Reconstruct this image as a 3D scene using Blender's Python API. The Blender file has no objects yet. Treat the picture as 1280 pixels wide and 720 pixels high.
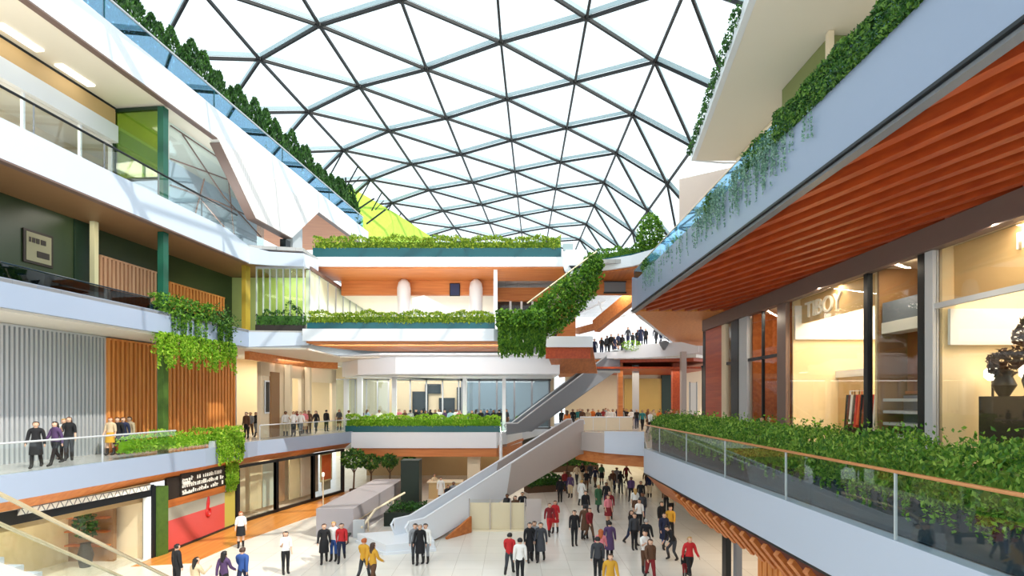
import bpy, math, random
import numpy as np
from mathutils import Vector, Matrix
random.seed(7); rng = np.random.default_rng(7)
scene = bpy.context.scene
COL = scene.collection
PI = math.pi
F = 700.0; CX = 640.0; CY = 500.0; EYE = 7.0

def P(px, py, d):
    """the point of the place seen at pixel (px, py) at distance d in front of the camera"""
    return Vector(((px - CX) / F * d, d, EYE - (py - CY) / F * d))

def S(r, g, b):
    f = lambda c: (c / 255 / 12.92) if c / 255 <= 0.04045 else ((c / 255 + 0.055) / 1.055) ** 2.4
    return (f(r), f(g), f(b), 1.0)

# ------------------------------------------------------------------ materials
def nodes_of(name):
    m = bpy.data.materials.new(name); m.use_nodes = True
    nt = m.node_tree
    return m, nt, nt.nodes, nt.links, nt.nodes['Principled BSDF']

def mat(name, c, rough=0.5, metal=0.0, vary=0.0, scale=2.0, spec=0.5, c2=None):
    m, nt, N, Lk, b = nodes_of(name)
    b.inputs['Roughness'].default_value = rough
    b.inputs['Metallic'].default_value = metal
    b.inputs['Specular IOR Level'].default_value = spec
    if vary > 0 or c2:
        tc = N.new('ShaderNodeTexCoord'); no = N.new('ShaderNodeTexNoise'); no.inputs['Scale'].default_value = scale
        no.inputs['Detail'].default_value = 4
        mx = N.new('ShaderNodeMix'); mx.data_type = 'RGBA'
        mx.inputs[6].default_value = c
        mx.inputs[7].default_value = c2 if c2 else tuple(x * (1 - vary) for x in c[:3]) + (1,)
        Lk.new(tc.outputs['Object'], no.inputs['Vector']); Lk.new(no.outputs['Fac'], mx.inputs[0])
        Lk.new(mx.outputs[2], b.inputs['Base Color'])
    else:
        b.inputs['Base Color'].default_value = c
    return m

def wood(name, c, c2, rough=0.45, axis='X', scale=1.0):
    m, nt, N, Lk, b = nodes_of(name)
    tc = N.new('ShaderNodeTexCoord'); mp = N.new('ShaderNodeMapping')
    mp.inputs['Scale'].default_value = {'X': (0.4, 6, 6), 'Y': (6, 0.4, 6), 'Z': (6, 6, 0.4)}[axis]
    no = N.new('ShaderNodeTexNoise'); no.inputs['Scale'].default_value = scale; no.inputs['Detail'].default_value = 5
    cr = N.new('ShaderNodeValToRGB'); cr.color_ramp.elements[0].position = 0.3; cr.color_ramp.elements[1].position = 0.7
    cr.color_ramp.elements[0].color = c2; cr.color_ramp.elements[1].color = c
    Lk.new(tc.outputs['Object'], mp.inputs[0]); Lk.new(mp.outputs[0], no.inputs['Vector'])
    Lk.new(no.outputs['Fac'], cr.inputs[0]); Lk.new(cr.outputs[0], b.inputs['Base Color'])
    b.inputs['Roughness'].default_value = rough
    return m

def glass(name, tint=(1, 1, 1, 1), refl=0.12, rough=0.0, minrefl=0.0):
    m = bpy.data.materials.new(name); m.use_nodes = True
    nt = m.node_tree; N = nt.nodes; Lk = nt.links
    N.remove(N['Principled BSDF'])
    tr = N.new('ShaderNodeBsdfTransparent'); tr.inputs[0].default_value = tint
    gl = N.new('ShaderNodeBsdfGlossy'); gl.inputs['Roughness'].default_value = rough
    lw = N.new('ShaderNodeLayerWeight'); lw.inputs[0].default_value = 0.5
    mr = N.new('ShaderNodeMapRange'); mr.inputs['To Min'].default_value = minrefl; mr.inputs['To Max'].default_value = refl
    pw = N.new('ShaderNodeMath'); pw.operation = 'POWER'; pw.inputs[1].default_value = 2.0
    mx = N.new('ShaderNodeMixShader')
    Lk.new(lw.outputs['Facing'], pw.inputs[0]); Lk.new(pw.outputs[0], mr.inputs[0]); Lk.new(mr.outputs[0], mx.inputs[0])
    Lk.new(tr.outputs[0], mx.inputs[1]); Lk.new(gl.outputs[0], mx.inputs[2])
    Lk.new(mx.outputs[0], N['Material Output'].inputs[0])
    return m

def leafmat(name, a, b_, c, transl=0.35):
    m = bpy.data.materials.new(name); m.use_nodes = True
    nt = m.node_tree; N = nt.nodes; Lk = nt.links; b = N['Principled BSDF']
    ge = N.new('ShaderNodeNewGeometry'); cr = N.new('ShaderNodeValToRGB')
    cr.color_ramp.elements[0].color = a; cr.color_ramp.elements[1].color = c
    e = cr.color_ramp.elements.new(0.5); e.color = b_
    Lk.new(ge.outputs['Random Per Island'], cr.inputs[0])
    Lk.new(cr.outputs[0], b.inputs['Base Color']); b.inputs['Roughness'].default_value = 0.55
    tl = N.new('ShaderNodeBsdfTranslucent'); Lk.new(cr.outputs[0], tl.inputs[0])
    mx = N.new('ShaderNodeMixShader'); mx.inputs[0].default_value = transl
    Lk.new(b.outputs[0], mx.inputs[1]); Lk.new(tl.outputs[0], mx.inputs[2])
    Lk.new(mx.outputs[0], N['Material Output'].inputs[0])
    return m

def emit(name, c, s):
    m, nt, N, Lk, b = nodes_of(name)
    b.inputs['Base Color'].default_value = c
    b.inputs['Emission Color'].default_value = c; b.inputs['Emission Strength'].default_value = s
    return m

def tile_floor(name, c, c2, grout, size=1.2, rough=0.2):
    m, nt, N, Lk, b = nodes_of(name)
    tc = N.new('ShaderNodeTexCoord'); br = N.new('ShaderNodeTexBrick')
    br.offset = 0.0; br.inputs['Scale'].default_value = 1.0
    br.inputs['Brick Width'].default_value = size; br.inputs['Row Height'].default_value = size
    br.inputs['Mortar Size'].default_value = 0.008
    br.inputs['Color1'].default_value = c; br.inputs['Color2'].default_value = c2; br.inputs['Mortar'].default_value = grout
    no = N.new('ShaderNodeTexNoise'); no.inputs['Scale'].default_value = 0.5; no.inputs['Detail'].default_value = 6
    mx = N.new('ShaderNodeMix'); mx.data_type = 'RGBA'; mx.blend_type = 'MULTIPLY'; mx.inputs[0].default_value = 0.18
    Lk.new(tc.outputs['Object'], br.inputs['Vector']); Lk.new(tc.outputs['Object'], no.inputs['Vector'])
    Lk.new(br.outputs[0], mx.inputs[6]); Lk.new(no.outputs['Fac'], mx.inputs[7]); Lk.new(mx.outputs[2], b.inputs['Base Color'])
    b.inputs['Roughness'].default_value = rough
    return m

M = {}
M['white'] = mat('white panel', S(236, 240, 246), 0.35, vary=0.04, scale=0.4)
M['shadepanel'] = mat('shaded white panel', S(138, 153, 177), 0.35, vary=0.05, scale=0.4)  # white cladding with the right wing's shade mixed into its colour
M['shadeleft'] = mat('soft blue panel', S(158, 172, 195), 0.35, vary=0.05, scale=0.4)  # left wing's white cladding, darkened and blued to stand for shade
M['shaderight'] = mat('lightly shaded white panel', S(184, 195, 213), 0.35, vary=0.05, scale=0.4)  # paler shaded copy of the white cladding for the right mezzanine
M['coolwhite'] = mat('cool white panel', S(208, 219, 236), 0.35, vary=0.05, scale=0.4)
M['cream'] = mat('cream plaster', S(238, 222, 192), 0.6, vary=0.05)
M['beige'] = mat('beige soffit', S(242, 234, 218), 0.6, vary=0.06, scale=0.3)
M['warmbeige'] = mat('warm beige', S(214, 180, 128), 0.6, vary=0.08)
M['lilac'] = mat('lilac grey', S(158, 152, 156), .5, vary=.06)
M['moss'] = mat('mossy green', S(82, 112, 34), .7, c2=S(50, 80, 24), scale=5)
M['taupe'] = mat('taupe cladding', S(190, 178, 172), 0.45, vary=0.06)
M['gray'] = mat('gray metal cladding', S(120, 124, 130), 0.4, vary=0.08)
M['lightgray'] = mat('light gray', S(190, 194, 198), 0.45, vary=0.05)
M['silver'] = mat('silver slats', S(205, 208, 212), 0.35, 0.3)
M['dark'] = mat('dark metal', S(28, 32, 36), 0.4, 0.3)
M['steel'] = mat('dark steel', S(17, 19, 21), 0.6)
M['palesteel'] = mat('pale glazing frame', S(170, 190, 195), 0.5)
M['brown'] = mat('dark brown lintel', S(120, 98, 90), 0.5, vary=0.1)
M['brownpanel'] = mat('brown panel', S(150, 112, 74), 0.5, vary=0.1)
M['darkgreen'] = mat('dark green panel', S(48, 66, 38), 0.35, vary=0.25, scale=0.5)
M['deepgreen'] = mat('deep green', S(22, 50, 34), 0.4, vary=0.3, scale=4)
M['greencol'] = mat('green column', S(20, 92, 72), 0.4, vary=0.15, scale=3)
M['olive'] = mat('olive column', S(176, 150, 52), 0.45, vary=0.1)
M['palecol'] = mat('pale column', S(226, 220, 176), 0.5)
M['blackgreen'] = mat('black green column', S(20, 34, 22), 0.5, vary=0.2)
M['wood'] = wood('orange timber', S(216, 138, 74), S(192, 108, 52), axis='X')
M['woody'] = wood('orange timber along', S(204, 122, 58), S(172, 92, 38), axis='Y')
M['woodz'] = wood('orange timber upright', S(240, 162, 86), S(210, 126, 58), axis='Z')
M['woodred'] = wood('red brown timber', S(190, 80, 28), S(160, 58, 18), axis='Y')
M['wooddark'] = mat('dark timber backing', S(104, 34, 10), 0.6)
M['palewood'] = wood('pale timber upright', S(222, 176, 140), S(192, 142, 104), axis='Z')
M['navy'] = mat('navy planter', S(18, 40, 52), 0.15, vary=0.1)
M['teal'] = mat('teal planter', S(24, 92, 100), 0.2, vary=0.1)
M['copper'] = mat('copper rail', S(214, 150, 100), 0.3, 0.6)
M['brass'] = mat('pale brass rail', S(232, 214, 178), 0.25, 0.5)
M['glass'] = glass('clear glass', (0.97, 1, 0.99, 1), 0.35)
M['roofglass'] = glass('roof glass', (0.97, 1.0, 1.0, 1), 0.10)
M['blueglass'] = glass('blue glass', (0.5, 0.76, 0.92, 1), 0.6, 0.02, 0.2)
M['blueglass'].node_tree.nodes['Glossy BSDF'].inputs[0].default_value = (.55, .8, 1, 1)
M['navyglass'] = glass('dark blue glass', (0.12, 0.2, 0.26, 1), 0.35, 0.02, 0.05)
M['greenglass'] = glass('green glass', (0.42, 0.56, 0.16, 1), 0.3, 0.05, 0.08)
M['shopglass'] = glass('shop glass', (0.98, 0.98, 0.96, 1), 0.2, 0.0, 0.02)
M['mirrorglass'] = glass('reflecting glass', (0.86, 0.94, 0.96, 1), 0.4, 0.02, 0.1)
M['leaf_dark'] = leafmat('conifer green', S(26, 62, 22), S(44, 92, 28), S(78, 128, 40), 0.25)
M['leaf_mid'] = leafmat('hedge green', S(44, 88, 24), S(86, 140, 34), S(140, 182, 54))
M['leaf_lime'] = leafmat('lime green', S(96, 150, 26), S(150, 200, 44), S(200, 226, 84), 0.45)
M['leaf_yellow'] = leafmat('yellow green', S(92, 132, 26), S(142, 172, 42), S(196, 206, 74), .4)
M['leaf_deep'] = leafmat('deep leaf green', S(30, 70, 26), S(60, 108, 36), S(120, 160, 62), 0.3)
M['leaf_grey'] = leafmat('grey green vine', S(92, 132, 112), S(124, 164, 144), S(176, 206, 184), 0.3)
M['bark'] = mat('bark', S(92, 66, 44), 0.8, vary=0.3, scale=8)
M['lawn'] = mat('lawn', S(168, 212, 62), 0.8, c2=S(196, 228, 84), scale=3)
M['floor'] = tile_floor('stone tiles', S(246, 240, 229), S(240, 233, 221), S(200, 190, 176))
M['galfloor'] = tile_floor('gallery tiles', S(196, 194, 192), S(186, 184, 182), S(160, 158, 156), 0.9)
M['woodfloor'] = wood('orange floor', S(222, 150, 70), S(196, 120, 48), 0.3, 'Y')
M['red'] = mat('red pink panel', S(214, 92, 92), 0.45, c2=S(206, 74, 66), scale=0.6)
M['redsign'] = mat('red sign paint', S(200, 30, 30), 0.4)
M['graypanel'] = mat('grey poster', S(172, 172, 158), 0.5)
M['yellowgreen'] = mat('yellow green panel', S(186, 178, 84), 0.5)
M['sign'] = mat('sign white', S(250, 246, 236), 0.4)
M['signdark'] = mat('sign dark', S(44, 36, 30), 0.5)
M['lamp'] = emit('lamp panel', (1.0, 0.95, 0.85, 1), 3.0)
M['grille'] = mat('grey shelf', S(128, 134, 148), 0.4)
M['fashionwall'] = mat('shop wall', S(240, 220, 178), 0.6, vary=0.04)
M['greentint'] = glass('pale green glass', (0.88, 0.96, 0.78, 1), 0.3, 0.05, 0.06)

# ------------------------------------------------------------------ mesh helpers
class MB:
    def __init__(s): s.v = []; s.f = []
    def add(s, vs, fs):
        b = len(s.v); s.v += [tuple(x) for x in vs]; s.f += [tuple(b + i for i in f) for f in fs]; return s
    def hexa(s, p):
        return s.add(p, [(0, 3, 2, 1), (4, 5, 6, 7), (0, 1, 5, 4), (1, 2, 6, 5), (2, 3, 7, 6), (3, 0, 4, 7)])
    def box(s, a, b):
        x0, y0, z0 = a; x1, y1, z1 = b
        if x0 > x1: x0, x1 = x1, x0
        if y0 > y1: y0, y1 = y1, y0
        if z0 > z1: z0, z1 = z1, z0
        return s.hexa([(x0, y0, z0), (x1, y0, z0), (x1, y1, z0), (x0, y1, z0), (x0, y0, z1), (x1, y0, z1), (x1, y1, z1), (x0, y1, z1)])
    def prism(s, poly, z0, z1):
        n = len(poly)
        vs = [(x, y, z0) for x, y in poly] + [(x, y, z1) for x, y in poly]
        fs = [tuple(range(n - 1, -1, -1)), tuple(range(n, 2 * n))] + [(i, (i + 1) % n, n + (i + 1) % n, n + i) for i in range(n)]
        return s.add(vs, fs)
    def slabpoly(s, pts, off):
        """a flat polygon of 3-D points given thickness by the vector off"""
        n = len(pts); off = Vector(off)
        vs = [Vector(p) for p in pts] + [Vector(p) + off for p in pts]
        fs = [tuple(range(n - 1, -1, -1)), tuple(range(n, 2 * n))] + [(i, (i + 1) % n, n + (i + 1) % n, n + i) for i in range(n)]
        return s.add(vs, fs)
    def bar(s, p, q, w, h, up=(0, 0, 1)):
        p = Vector(p); q = Vector(q); d = (q - p).normalized(); up = Vector(up)
        if abs(d.dot(up)) > 0.98: up = Vector((0, 1, 0))
        r = d.cross(up).normalized() * (w / 2); u = r.cross(d).normalized() * (h / 2)
        return s.hexa([p - r - u, p + r - u, q + r - u, q - r - u, p - r + u, p + r + u, q + r + u, q - r + u])
    def tube(s, pts, r, n=8, caps=True, closed=False):
        pts = [Vector(p) for p in pts]; m = len(pts); b = len(s.v); rr = r if isinstance(r, (list, tuple)) else [r] * m
        prev = None
        for i, p in enumerate(pts):
            d = (pts[min(i + 1, m - 1)] - pts[max(i - 1, 0)]).normalized()
            if prev is None:
                a = Vector((0, 0, 1)) if abs(d.z) < 0.9 else Vector((1, 0, 0))
                u = d.cross(a).normalized()
            else:
                u = (prev - d * prev.dot(d)).normalized()
            prev = u; w = d.cross(u)
            for k in range(n):
                t = 2 * PI * k / n
                s.v.append(tuple(p + (u * math.cos(t) + w * math.sin(t)) * rr[i]))
        for i in range(m - 1):
            for k in range(n):
                s.f.append((b + i * n + k, b + i * n + (k + 1) % n, b + (i + 1) * n + (k + 1) % n, b + (i + 1) * n + k))
        if caps:
            s.f.append(tuple(b + k for k in range(n - 1, -1, -1))); s.f.append(tuple(b + (m - 1) * n + k for k in range(n)))
        return s
    def lathe(s, c, prof, n=16):
        b = len(s.v)
        for r, z in prof:
            for k in range(n):
                t = 2 * PI * k / n; s.v.append((c[0] + r * math.cos(t), c[1] + r * math.sin(t), c[2] + z))
        for i in range(len(prof) - 1):
            for k in range(n):
                s.f.append((b + i * n + k, b + i * n + (k + 1) % n, b + (i + 1) * n + (k + 1) % n, b + (i + 1) * n + k))
        s.f.append(tuple(b + k for k in range(n - 1, -1, -1))); s.f.append(tuple(b + (len(prof) - 1) * n + k for k in range(n)))
        return s
    def ribbon(s, pts, th, side=1):
        """upright band along pts [(x, y, z bottom, z top)], thickness th to the given side"""
        n = len(pts); xy = [Vector((p[0], p[1])) for p in pts]; inn = []
        for i in range(n):
            d = (xy[min(i + 1, n - 1)] - xy[max(i - 1, 0)]).normalized()
            inn.append(xy[i] + Vector((-d.y, d.x)) * th * side)
        vs = []
        for i, p in enumerate(pts):
            vs += [(p[0], p[1], p[2]), (p[0], p[1], p[3]), (inn[i].x, inn[i].y, p[3]), (inn[i].x, inn[i].y, p[2])]
        fs = []
        for i in range(n - 1):
            a = 4 * i; b = a + 4
            for k in range(4):
                fs.append((a + k, a + (k + 1) % 4, b + (k + 1) % 4, b + k))
        fs += [(0, 3, 2, 1), (4 * n - 4, 4 * n - 3, 4 * n - 2, 4 * n - 1)]
        return s.add(vs, fs)

ORG = {}
def build(name, mb, m, parent=None, smooth=False, label=None, kind=None, fixn=True):
    if parent is not None:
        root = parent
        while root.parent is not None: root = root.parent
        o0 = ORG[root.name]
    else:
        a = np.array(mb.v); o0 = Vector(((a[:, 0].min() + a[:, 0].max()) / 2, (a[:, 1].min() + a[:, 1].max()) / 2, a[:, 2].min()))
    me = bpy.data.meshes.new(name)
    me.from_pydata([(x - o0.x, y - o0.y, z - o0.z) for x, y, z in mb.v], [], mb.f)
    if fixn:
        import bmesh
        bm = bmesh.new(); bm.from_mesh(me); bmesh.ops.recalc_face_normals(bm, faces=bm.faces); bm.to_mesh(me); bm.free()
    me.update()
    if smooth:
        me.shade_smooth()
        me.set_sharp_from_angle(angle=math.radians(40))
    for mm in (m if isinstance(m, (list, tuple)) else [m]): me.materials.append(mm)
    o = bpy.data.objects.new(name, me); COL.objects.link(o)
    if parent is not None: o.parent = parent
    else: o.location = o0; ORG[o.name] = Vector(o0)
    if label: o['label'] = label
    if kind: o['kind'] = kind
    return o

def thing(name, label, cat, loc, group=None, kind=None):
    o = bpy.data.objects.new(name, None); COL.objects.link(o); o.empty_display_size = 0.2
    o.location = loc; ORG[o.name] = Vector(loc)
    if label: o['label'] = label
    if cat: o['category'] = cat
    if group: o['group'] = group
    if kind: o['kind'] = kind
    return o

def tag(o, label, cat, group=None, kind=None):
    o['label'] = label; o['category'] = cat
    if group: o['group'] = group
    if kind: o['kind'] = kind
    return o

STRUCT_LABELS = {}
def struct(name, mb, m, label, cat, parent=None, smooth=False):
    o = build(name, mb, m, parent, smooth)
    if parent is None:
        o['kind'] = 'structure'; o['label'] = label; o['category'] = cat
    return o

def dup(root, loc, rotz=0, label=None):
    r = root.copy(); COL.objects.link(r); r.location = loc; r.rotation_euler = (0, 0, rotz); ORG[r.name] = Vector(loc)
    if label: r['label'] = label
    for ch in list(root.children):
        c = ch.copy(); COL.objects.link(c); c.parent = r
        for g in list(ch.children):
            d = g.copy(); COL.objects.link(d); d.parent = c
    return r

# ------------------------------------------------------------------ foliage
def leaves(pos, size, dirs=None, droop=0.0, aspect=0.45):
    """a mesh of folded leaves, one at each of pos"""
    n = len(pos); pos = np.asarray(pos, float)
    d = rng.normal(size=(n, 3)) if dirs is None else np.asarray(dirs, float) + rng.normal(size=(n, 3)) * 0.45
    d[:, 2] -= droop
    d /= np.linalg.norm(d, axis=1)[:, None] + 1e-9
    r = rng.normal(size=(n, 3)); sd = np.cross(d, r); sd /= np.linalg.norm(sd, axis=1)[:, None] + 1e-9
    nm = np.cross(d, sd)
    L = (size * rng.uniform(0.6, 1.3, n))[:, None]
    base = pos - d * L * 0.5; tip = pos + d * L * 0.5
    l = pos + sd * L * aspect * 0.6 + nm * L * 0.12; rr = pos - sd * L * aspect * 0.6 + nm * L * 0.12
    v = np.stack([base, l, tip, rr], 1).reshape(-1, 3)
    mb = MB(); mb.v = [tuple(x) for x in v.tolist()]; mb.f = [(4 * i, 4 * i + 1, 4 * i + 2, 4 * i + 3) for i in range(n)]
    return mb

def hedge_pts(path, n, w, z0, z1, bump=0.25):
    """points through the skin of a hedge that runs along path [(x, y)]"""
    xy = np.array(path, float); seg = np.linalg.norm(np.diff(xy, axis=0), axis=1); cum = np.concatenate([[0], np.cumsum(seg)])
    s = rng.uniform(0, cum[-1], n); k = np.clip(np.searchsorted(cum, s) - 1, 0, len(seg) - 1)
    t = (s - cum[k]) / seg[k]; p = xy[k] + (xy[k + 1] - xy[k]) * t[:, None]
    d = (xy[k + 1] - xy[k]) / seg[k][:, None]; nn = np.stack([-d[:, 1], d[:, 0]], 1)
    a = rng.uniform(0, 2 * PI, n); rad = rng.uniform(0.55, 1.0, n) ** 0.5
    cu = np.clip(np.cos(a) * 1.25, -1, 1) * rad; cv = np.clip(np.sin(a) * 1.25, -1, 1) * rad
    ph = rng.uniform(0, 6, 4)
    b = 1 + bump * (0.5 * np.sin(s * 2.1 + ph[0]) + 0.35 * np.sin(s * 4.7 + ph[1]) + 0.25 * np.sin(s * 9.3 + ph[2]))
    z = z0 + (cv * 0.5 + 0.5) * (z1 - z0) * b
    q = p + nn * (cu * w / 2 * (0.9 + 0.1 * b))[:, None]
    return np.stack([q[:, 0], q[:, 1], z], 1)

def cascade_pts(path, strands, z0, lo, hi, spread, per):
    """points along strands that hang from path down by lo..hi metres"""
    xy = np.array(path, float); seg = np.linalg.norm(np.diff(xy, axis=0), axis=1); cum = np.concatenate([[0], np.cumsum(seg)])
    out = []
    for _ in range(strands):
        s = rng.uniform(0, cum[-1]); k = min(max(np.searchsorted(cum, s) - 1, 0), len(seg) - 1)
        p = xy[k] + (xy[k + 1] - xy[k]) * (s - cum[k]) / seg[k]
        ln = rng.uniform(lo, hi); m = max(3, int(per * ln)); t = np.sort(rng.uniform(0, 1, m))
        wob = np.cumsum(rng.normal(0, spread * 0.25, (m, 2)), axis=0) * 0.5 + rng.normal(0, spread, (1, 2)) * 0.5
        out.append(np.column_stack([p[0] + wob[:, 0], p[1] + wob[:, 1], z0 - t * ln]))
    return np.concatenate(out)

def blob_pts(c, r, n, inner=0.55):
    d = rng.normal(size=(n, 3)); d /= np.linalg.norm(d, axis=1)[:, None]
    return np.array(c) + d * np.array(r) * (rng.uniform(inner ** 3, 1, n) ** (1 / 3))[:, None]

def merge(*mbs):
    o = MB()
    for m in mbs: o.add(m.v, m.f)
    return o

# the left wing runs along its own axis: u along the edge, v into the building
LT = Vector((0.11267, 0.99363)); LN = Vector((-0.99363, 0.11267)); LB = Vector((-19.12, 0.0))
def L(u, v, z=None):
    p = LB + LT * u + LN * v
    return (p.x, p.y) if z is None else (p.x, p.y, z)
def LU(px, v):
    """u on the line v of the left wing that lies on the sight line through column px"""
    k = (px - CX) / F; b = LB + LN * v
    return (k * b.y - b.x) / (LT.x - k * LT.y)
def lbox(mb, u0, u1, v0, v1, z0, z1):
    a = [L(u0, v0), L(u1, v0), L(u1, v1), L(u0, v1)]
    return mb.hexa([(*p, z0) for p in a] + [(*p, z1) for p in a])
# ================================================================== SETTING
# ------------------------------------------------------------------ ground
mb = MB(); mb.box((-34, 2, -0.3), (34, 78, 0)); struct('floor', mb, M['floor'], 'cream stone tile floor of the ground level', 'floor')
GW = [(-18.6, 11), (-17.6, 16), (-16.7, 21), (-15.85, 25.6), (-15.5, 31.3), (-15.1, 33.2), (-12.6, 43.6)]      # ground shop line on the left
mb = MB(); mb.prism([(-16.0, 23.5), (-13.7, 24.0), (-13.3, 28), (-12.2, 33), (-10.2, 38), (-10.4, 43), (-12.6, 43.5), (-15.1, 33.1), (-15.5, 31.2), (-15.85, 25.5)], 0, 0.02)
struct('floor', mb, M['woodfloor'], 'orange timber floor strip along the left ground shop windows', 'floor')

# ------------------------------------------------------------------ left wing slabs
def edge(v, us): return [L(u, v) for u in us]
def rib(mb, pts, zb, zt, th, side): return mb.ribbon([(x, y, zb, zt) for x, y in pts], th, side)

E1 = edge(-0.8, [4, 10, 16, 22, 28]) + [(-15.0, 33), (-13.4, 38.5), (-12.3, 43.2)]
mb = MB(); rib(mb, E1, 3.72, 4.58, 0.22, 1); struct('trim_1', mb, M['shadeleft'], 'curved white edge band of the left mezzanine gallery', 'balcony edge')
mb = MB()
n = len(E1); inn = [(x - 0.75, y) for x, y in E1]
vs = [(x - 0.1, y, 3.72) for x, y in E1] + [(x - 0.62, y + 0.05, 3.3) for x, y in E1] + [(x - 0.8, y + 0.05, 3.3) for x, y in E1] + [(x - 0.8, y, 3.72) for x, y in E1]
fs = []
for i in range(n - 1):
    for k in range(4): fs.append((k * n + i, ((k + 1) % 4) * n + i, ((k + 1) % 4) * n + i + 1, k * n + i + 1))
fs += [(0, n, 2 * n, 3 * n), (n - 1, 4 * n - 1, 3 * n - 1, 2 * n - 1)]
mb.add(vs, fs); struct('trim_2', mb, M['wood'], 'sloping orange timber band under the left mezzanine edge', 'timber band')
mb = MB(); mb.prism([(x - 0.2, y) for x, y in E1] + [(-14, 52), L(50, 9), L(4, 9)], 4.3, 4.5); struct('floor', mb, M['galfloor'], 'grey tiled floor of the left mezzanine gallery', 'floor')
mb = MB(); mb.prism([(x - 0.85, y) for x, y in E1] + [(-14, 52), L(50, 6), L(4, 6)], 3.62, 3.72); struct('ceiling', mb, M['beige'], 'beige soffit under the left mezzanine gallery', 'ceiling')

E2 = edge(0, [2, 10, 20, 28, 33])
mb = MB(); rib(mb, E2, 10.1, 11.1, 0.25, 1)
struct('trim_3', mb, M['shadeleft'], 'pale edge band of the left second floor balcony', 'balcony edge')
mb = MB(); mb.ribbon([(-15.4, 32.75, 10.1, 10.98), (-12.0, 33.1, 10.25, 10.98)], 0.25, 1)
struct('trim_3', mb, M['coolwhite'], 'short pale edge band across the corner under the green glass wall', 'balcony edge')
mb = MB(); mb.prism(E2 + [(-12, 33.1), (-12.2, 56), L(57, 9), L(2, 9)], 10.95, 11.08); struct('floor', mb, M['galfloor'], 'second floor gallery floor of the left wing', 'floor')
mb = MB(); mb.prism([L(2, .2), L(33, .2), (-12.2, 33.3), (-12.2, 39.8), (-9.4, 39.8), (-16, 47), L(48, 8), L(2, 8)], 10.0, 10.1); struct('ceiling', mb, M['beige'], 'beige soffit under the left second floor balcony', 'ceiling')

E3 = [(*L(u, 0), 15.05, 16.4) for u in (2, 10, 20, 28, 31)] + [(*L(33, 0), 15.0, 16.0), (-14.3, 33.0, 14.95, 15.75), (-12.4, 33.3, 14.95, 15.72), (-12.3, 35.6, 15.1, 15.9)]
mb = MB(); mb.ribbon(E3, 0.25, 1); struct('trim_4', mb, M['coolwhite'], 'white edge band of the left third floor balcony', 'balcony edge')  # the white band's lavender shade is put into this cooler panel colour
mb = MB(); mb.prism([L(2, .2), L(33, .2), (-12.5, 33.5), (-12.4, 39), L(42, 9), L(2, 9)], 15.9, 16.1); struct('floor', mb, M['galfloor'], 'third floor gallery floor of the left wing', 'floor')
mb = MB(); mb.prism([L(2, .2), L(33, .2), (-12.5, 33.5), (-12.3, 39), L(42, 9), L(2, 9)], 15.0, 15.1); struct('ceiling', mb, M['brownpanel'], 'brown soffit under the left third floor balcony', 'ceiling')

E4 = edge(0, [2, 14, 26, 38, 52])
mb = MB(); rib(mb, E4, 21.0, 22.5, 0.25, 1); struct('trim_5', mb, M['white'], 'tall white roof edge band of the left wing', 'roof edge')
mb = MB(); mb.prism([L(2, .2), L(41.5, .2), L(41.5, 10), L(2, 10)], 21.0, 21.12); struct('ceiling', mb, M['beige'], 'beige soffit under the left roof edge', 'ceiling')
mb = MB(); mb.prism([L(41.5, .2), L(52, .2), L(52, 8), L(41.5, 8)], 21.0, 21.12); struct('ceiling', mb, M['wood'], 'orange timber soffit at the far end of the left roof edge', 'ceiling')
mb = MB(); mb.prism([L(2, .2), L(52, .2), L(52, 10), L(2, 10)], 22.2, 22.4); struct('floor', mb, M['lightgray'], 'roof terrace deck of the left wing', 'roof')
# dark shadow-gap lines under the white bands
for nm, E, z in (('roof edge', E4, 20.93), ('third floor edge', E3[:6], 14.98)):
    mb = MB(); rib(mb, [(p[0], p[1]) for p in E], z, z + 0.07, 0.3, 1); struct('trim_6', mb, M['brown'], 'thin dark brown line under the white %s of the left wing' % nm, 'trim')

# ------------------------------------------------------------------ left wing back walls
mb = MB(); lbox(mb, 2, 36.8, 3.2, 3.4, 4.5, 10.05); struct('wall_left', mb, M['lightgray'], 'light grey wall behind the slat screens of the left mezzanine', 'wall')
uA = LU(0, 3) - 9; u92 = LU(92, 3); u115 = LU(115, 3)
mb = MB(); lbox(mb, 2, u92, 3.0, 3.3, 11.05, 15.05); struct('wall_left', mb, M['darkgreen'], 'dark olive green shop wall on the left second floor', 'wall')
mb = MB(); lbox(mb, u92, LU(121, 3), 2.96, 3.3, 11.05, 15.05); struct('wall_left', mb, M['deepgreen'], 'mottled deep green wall panel beside the pale post on the left second floor', 'wall')
mb = MB(); lbox(mb, LU(121, 3), LU(330, 3), 3.25, 3.5, 11.05, 15.05); struct('wall_left', mb, M['darkgreen'], 'dark green glazed wall behind the upright slats on the left second floor', 'wall')
# third floor shop: cream bulkhead bands, glass front and back wall
mb = MB(); lbox(mb, 2, LU(142, 3), 2.9, 3.3, 20.1, 20.9); struct('wall_left', mb, M['warmbeige'], 'tan upper band over the third floor shopfront', 'wall')
mb = MB(); lbox(mb, 2, LU(142, 3), 2.75, 3.35, 19.3, 20.1); struct('wall_left', mb, M['white'], 'white bulkhead band over the third floor shop glass', 'wall')
mb = MB(); lbox(mb, 2, 42, 8.5, 8.8, 16.1, 21.0); struct('wall_left', mb, M['cream'], 'cream back wall of the third floor shop', 'wall')
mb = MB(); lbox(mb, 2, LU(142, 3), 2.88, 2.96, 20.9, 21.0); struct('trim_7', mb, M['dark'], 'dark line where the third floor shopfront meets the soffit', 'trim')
g = thing('window_1', 'third floor shop glass front with thin white mullions', 'window', (*L(15, 3), 16.1), kind='structure')
mb = MB(); lbox(mb, 2, LU(142, 3), 3.0, 3.03, 16.1, 19.3); build('glass_pane', mb, M['shopglass'], g)
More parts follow.
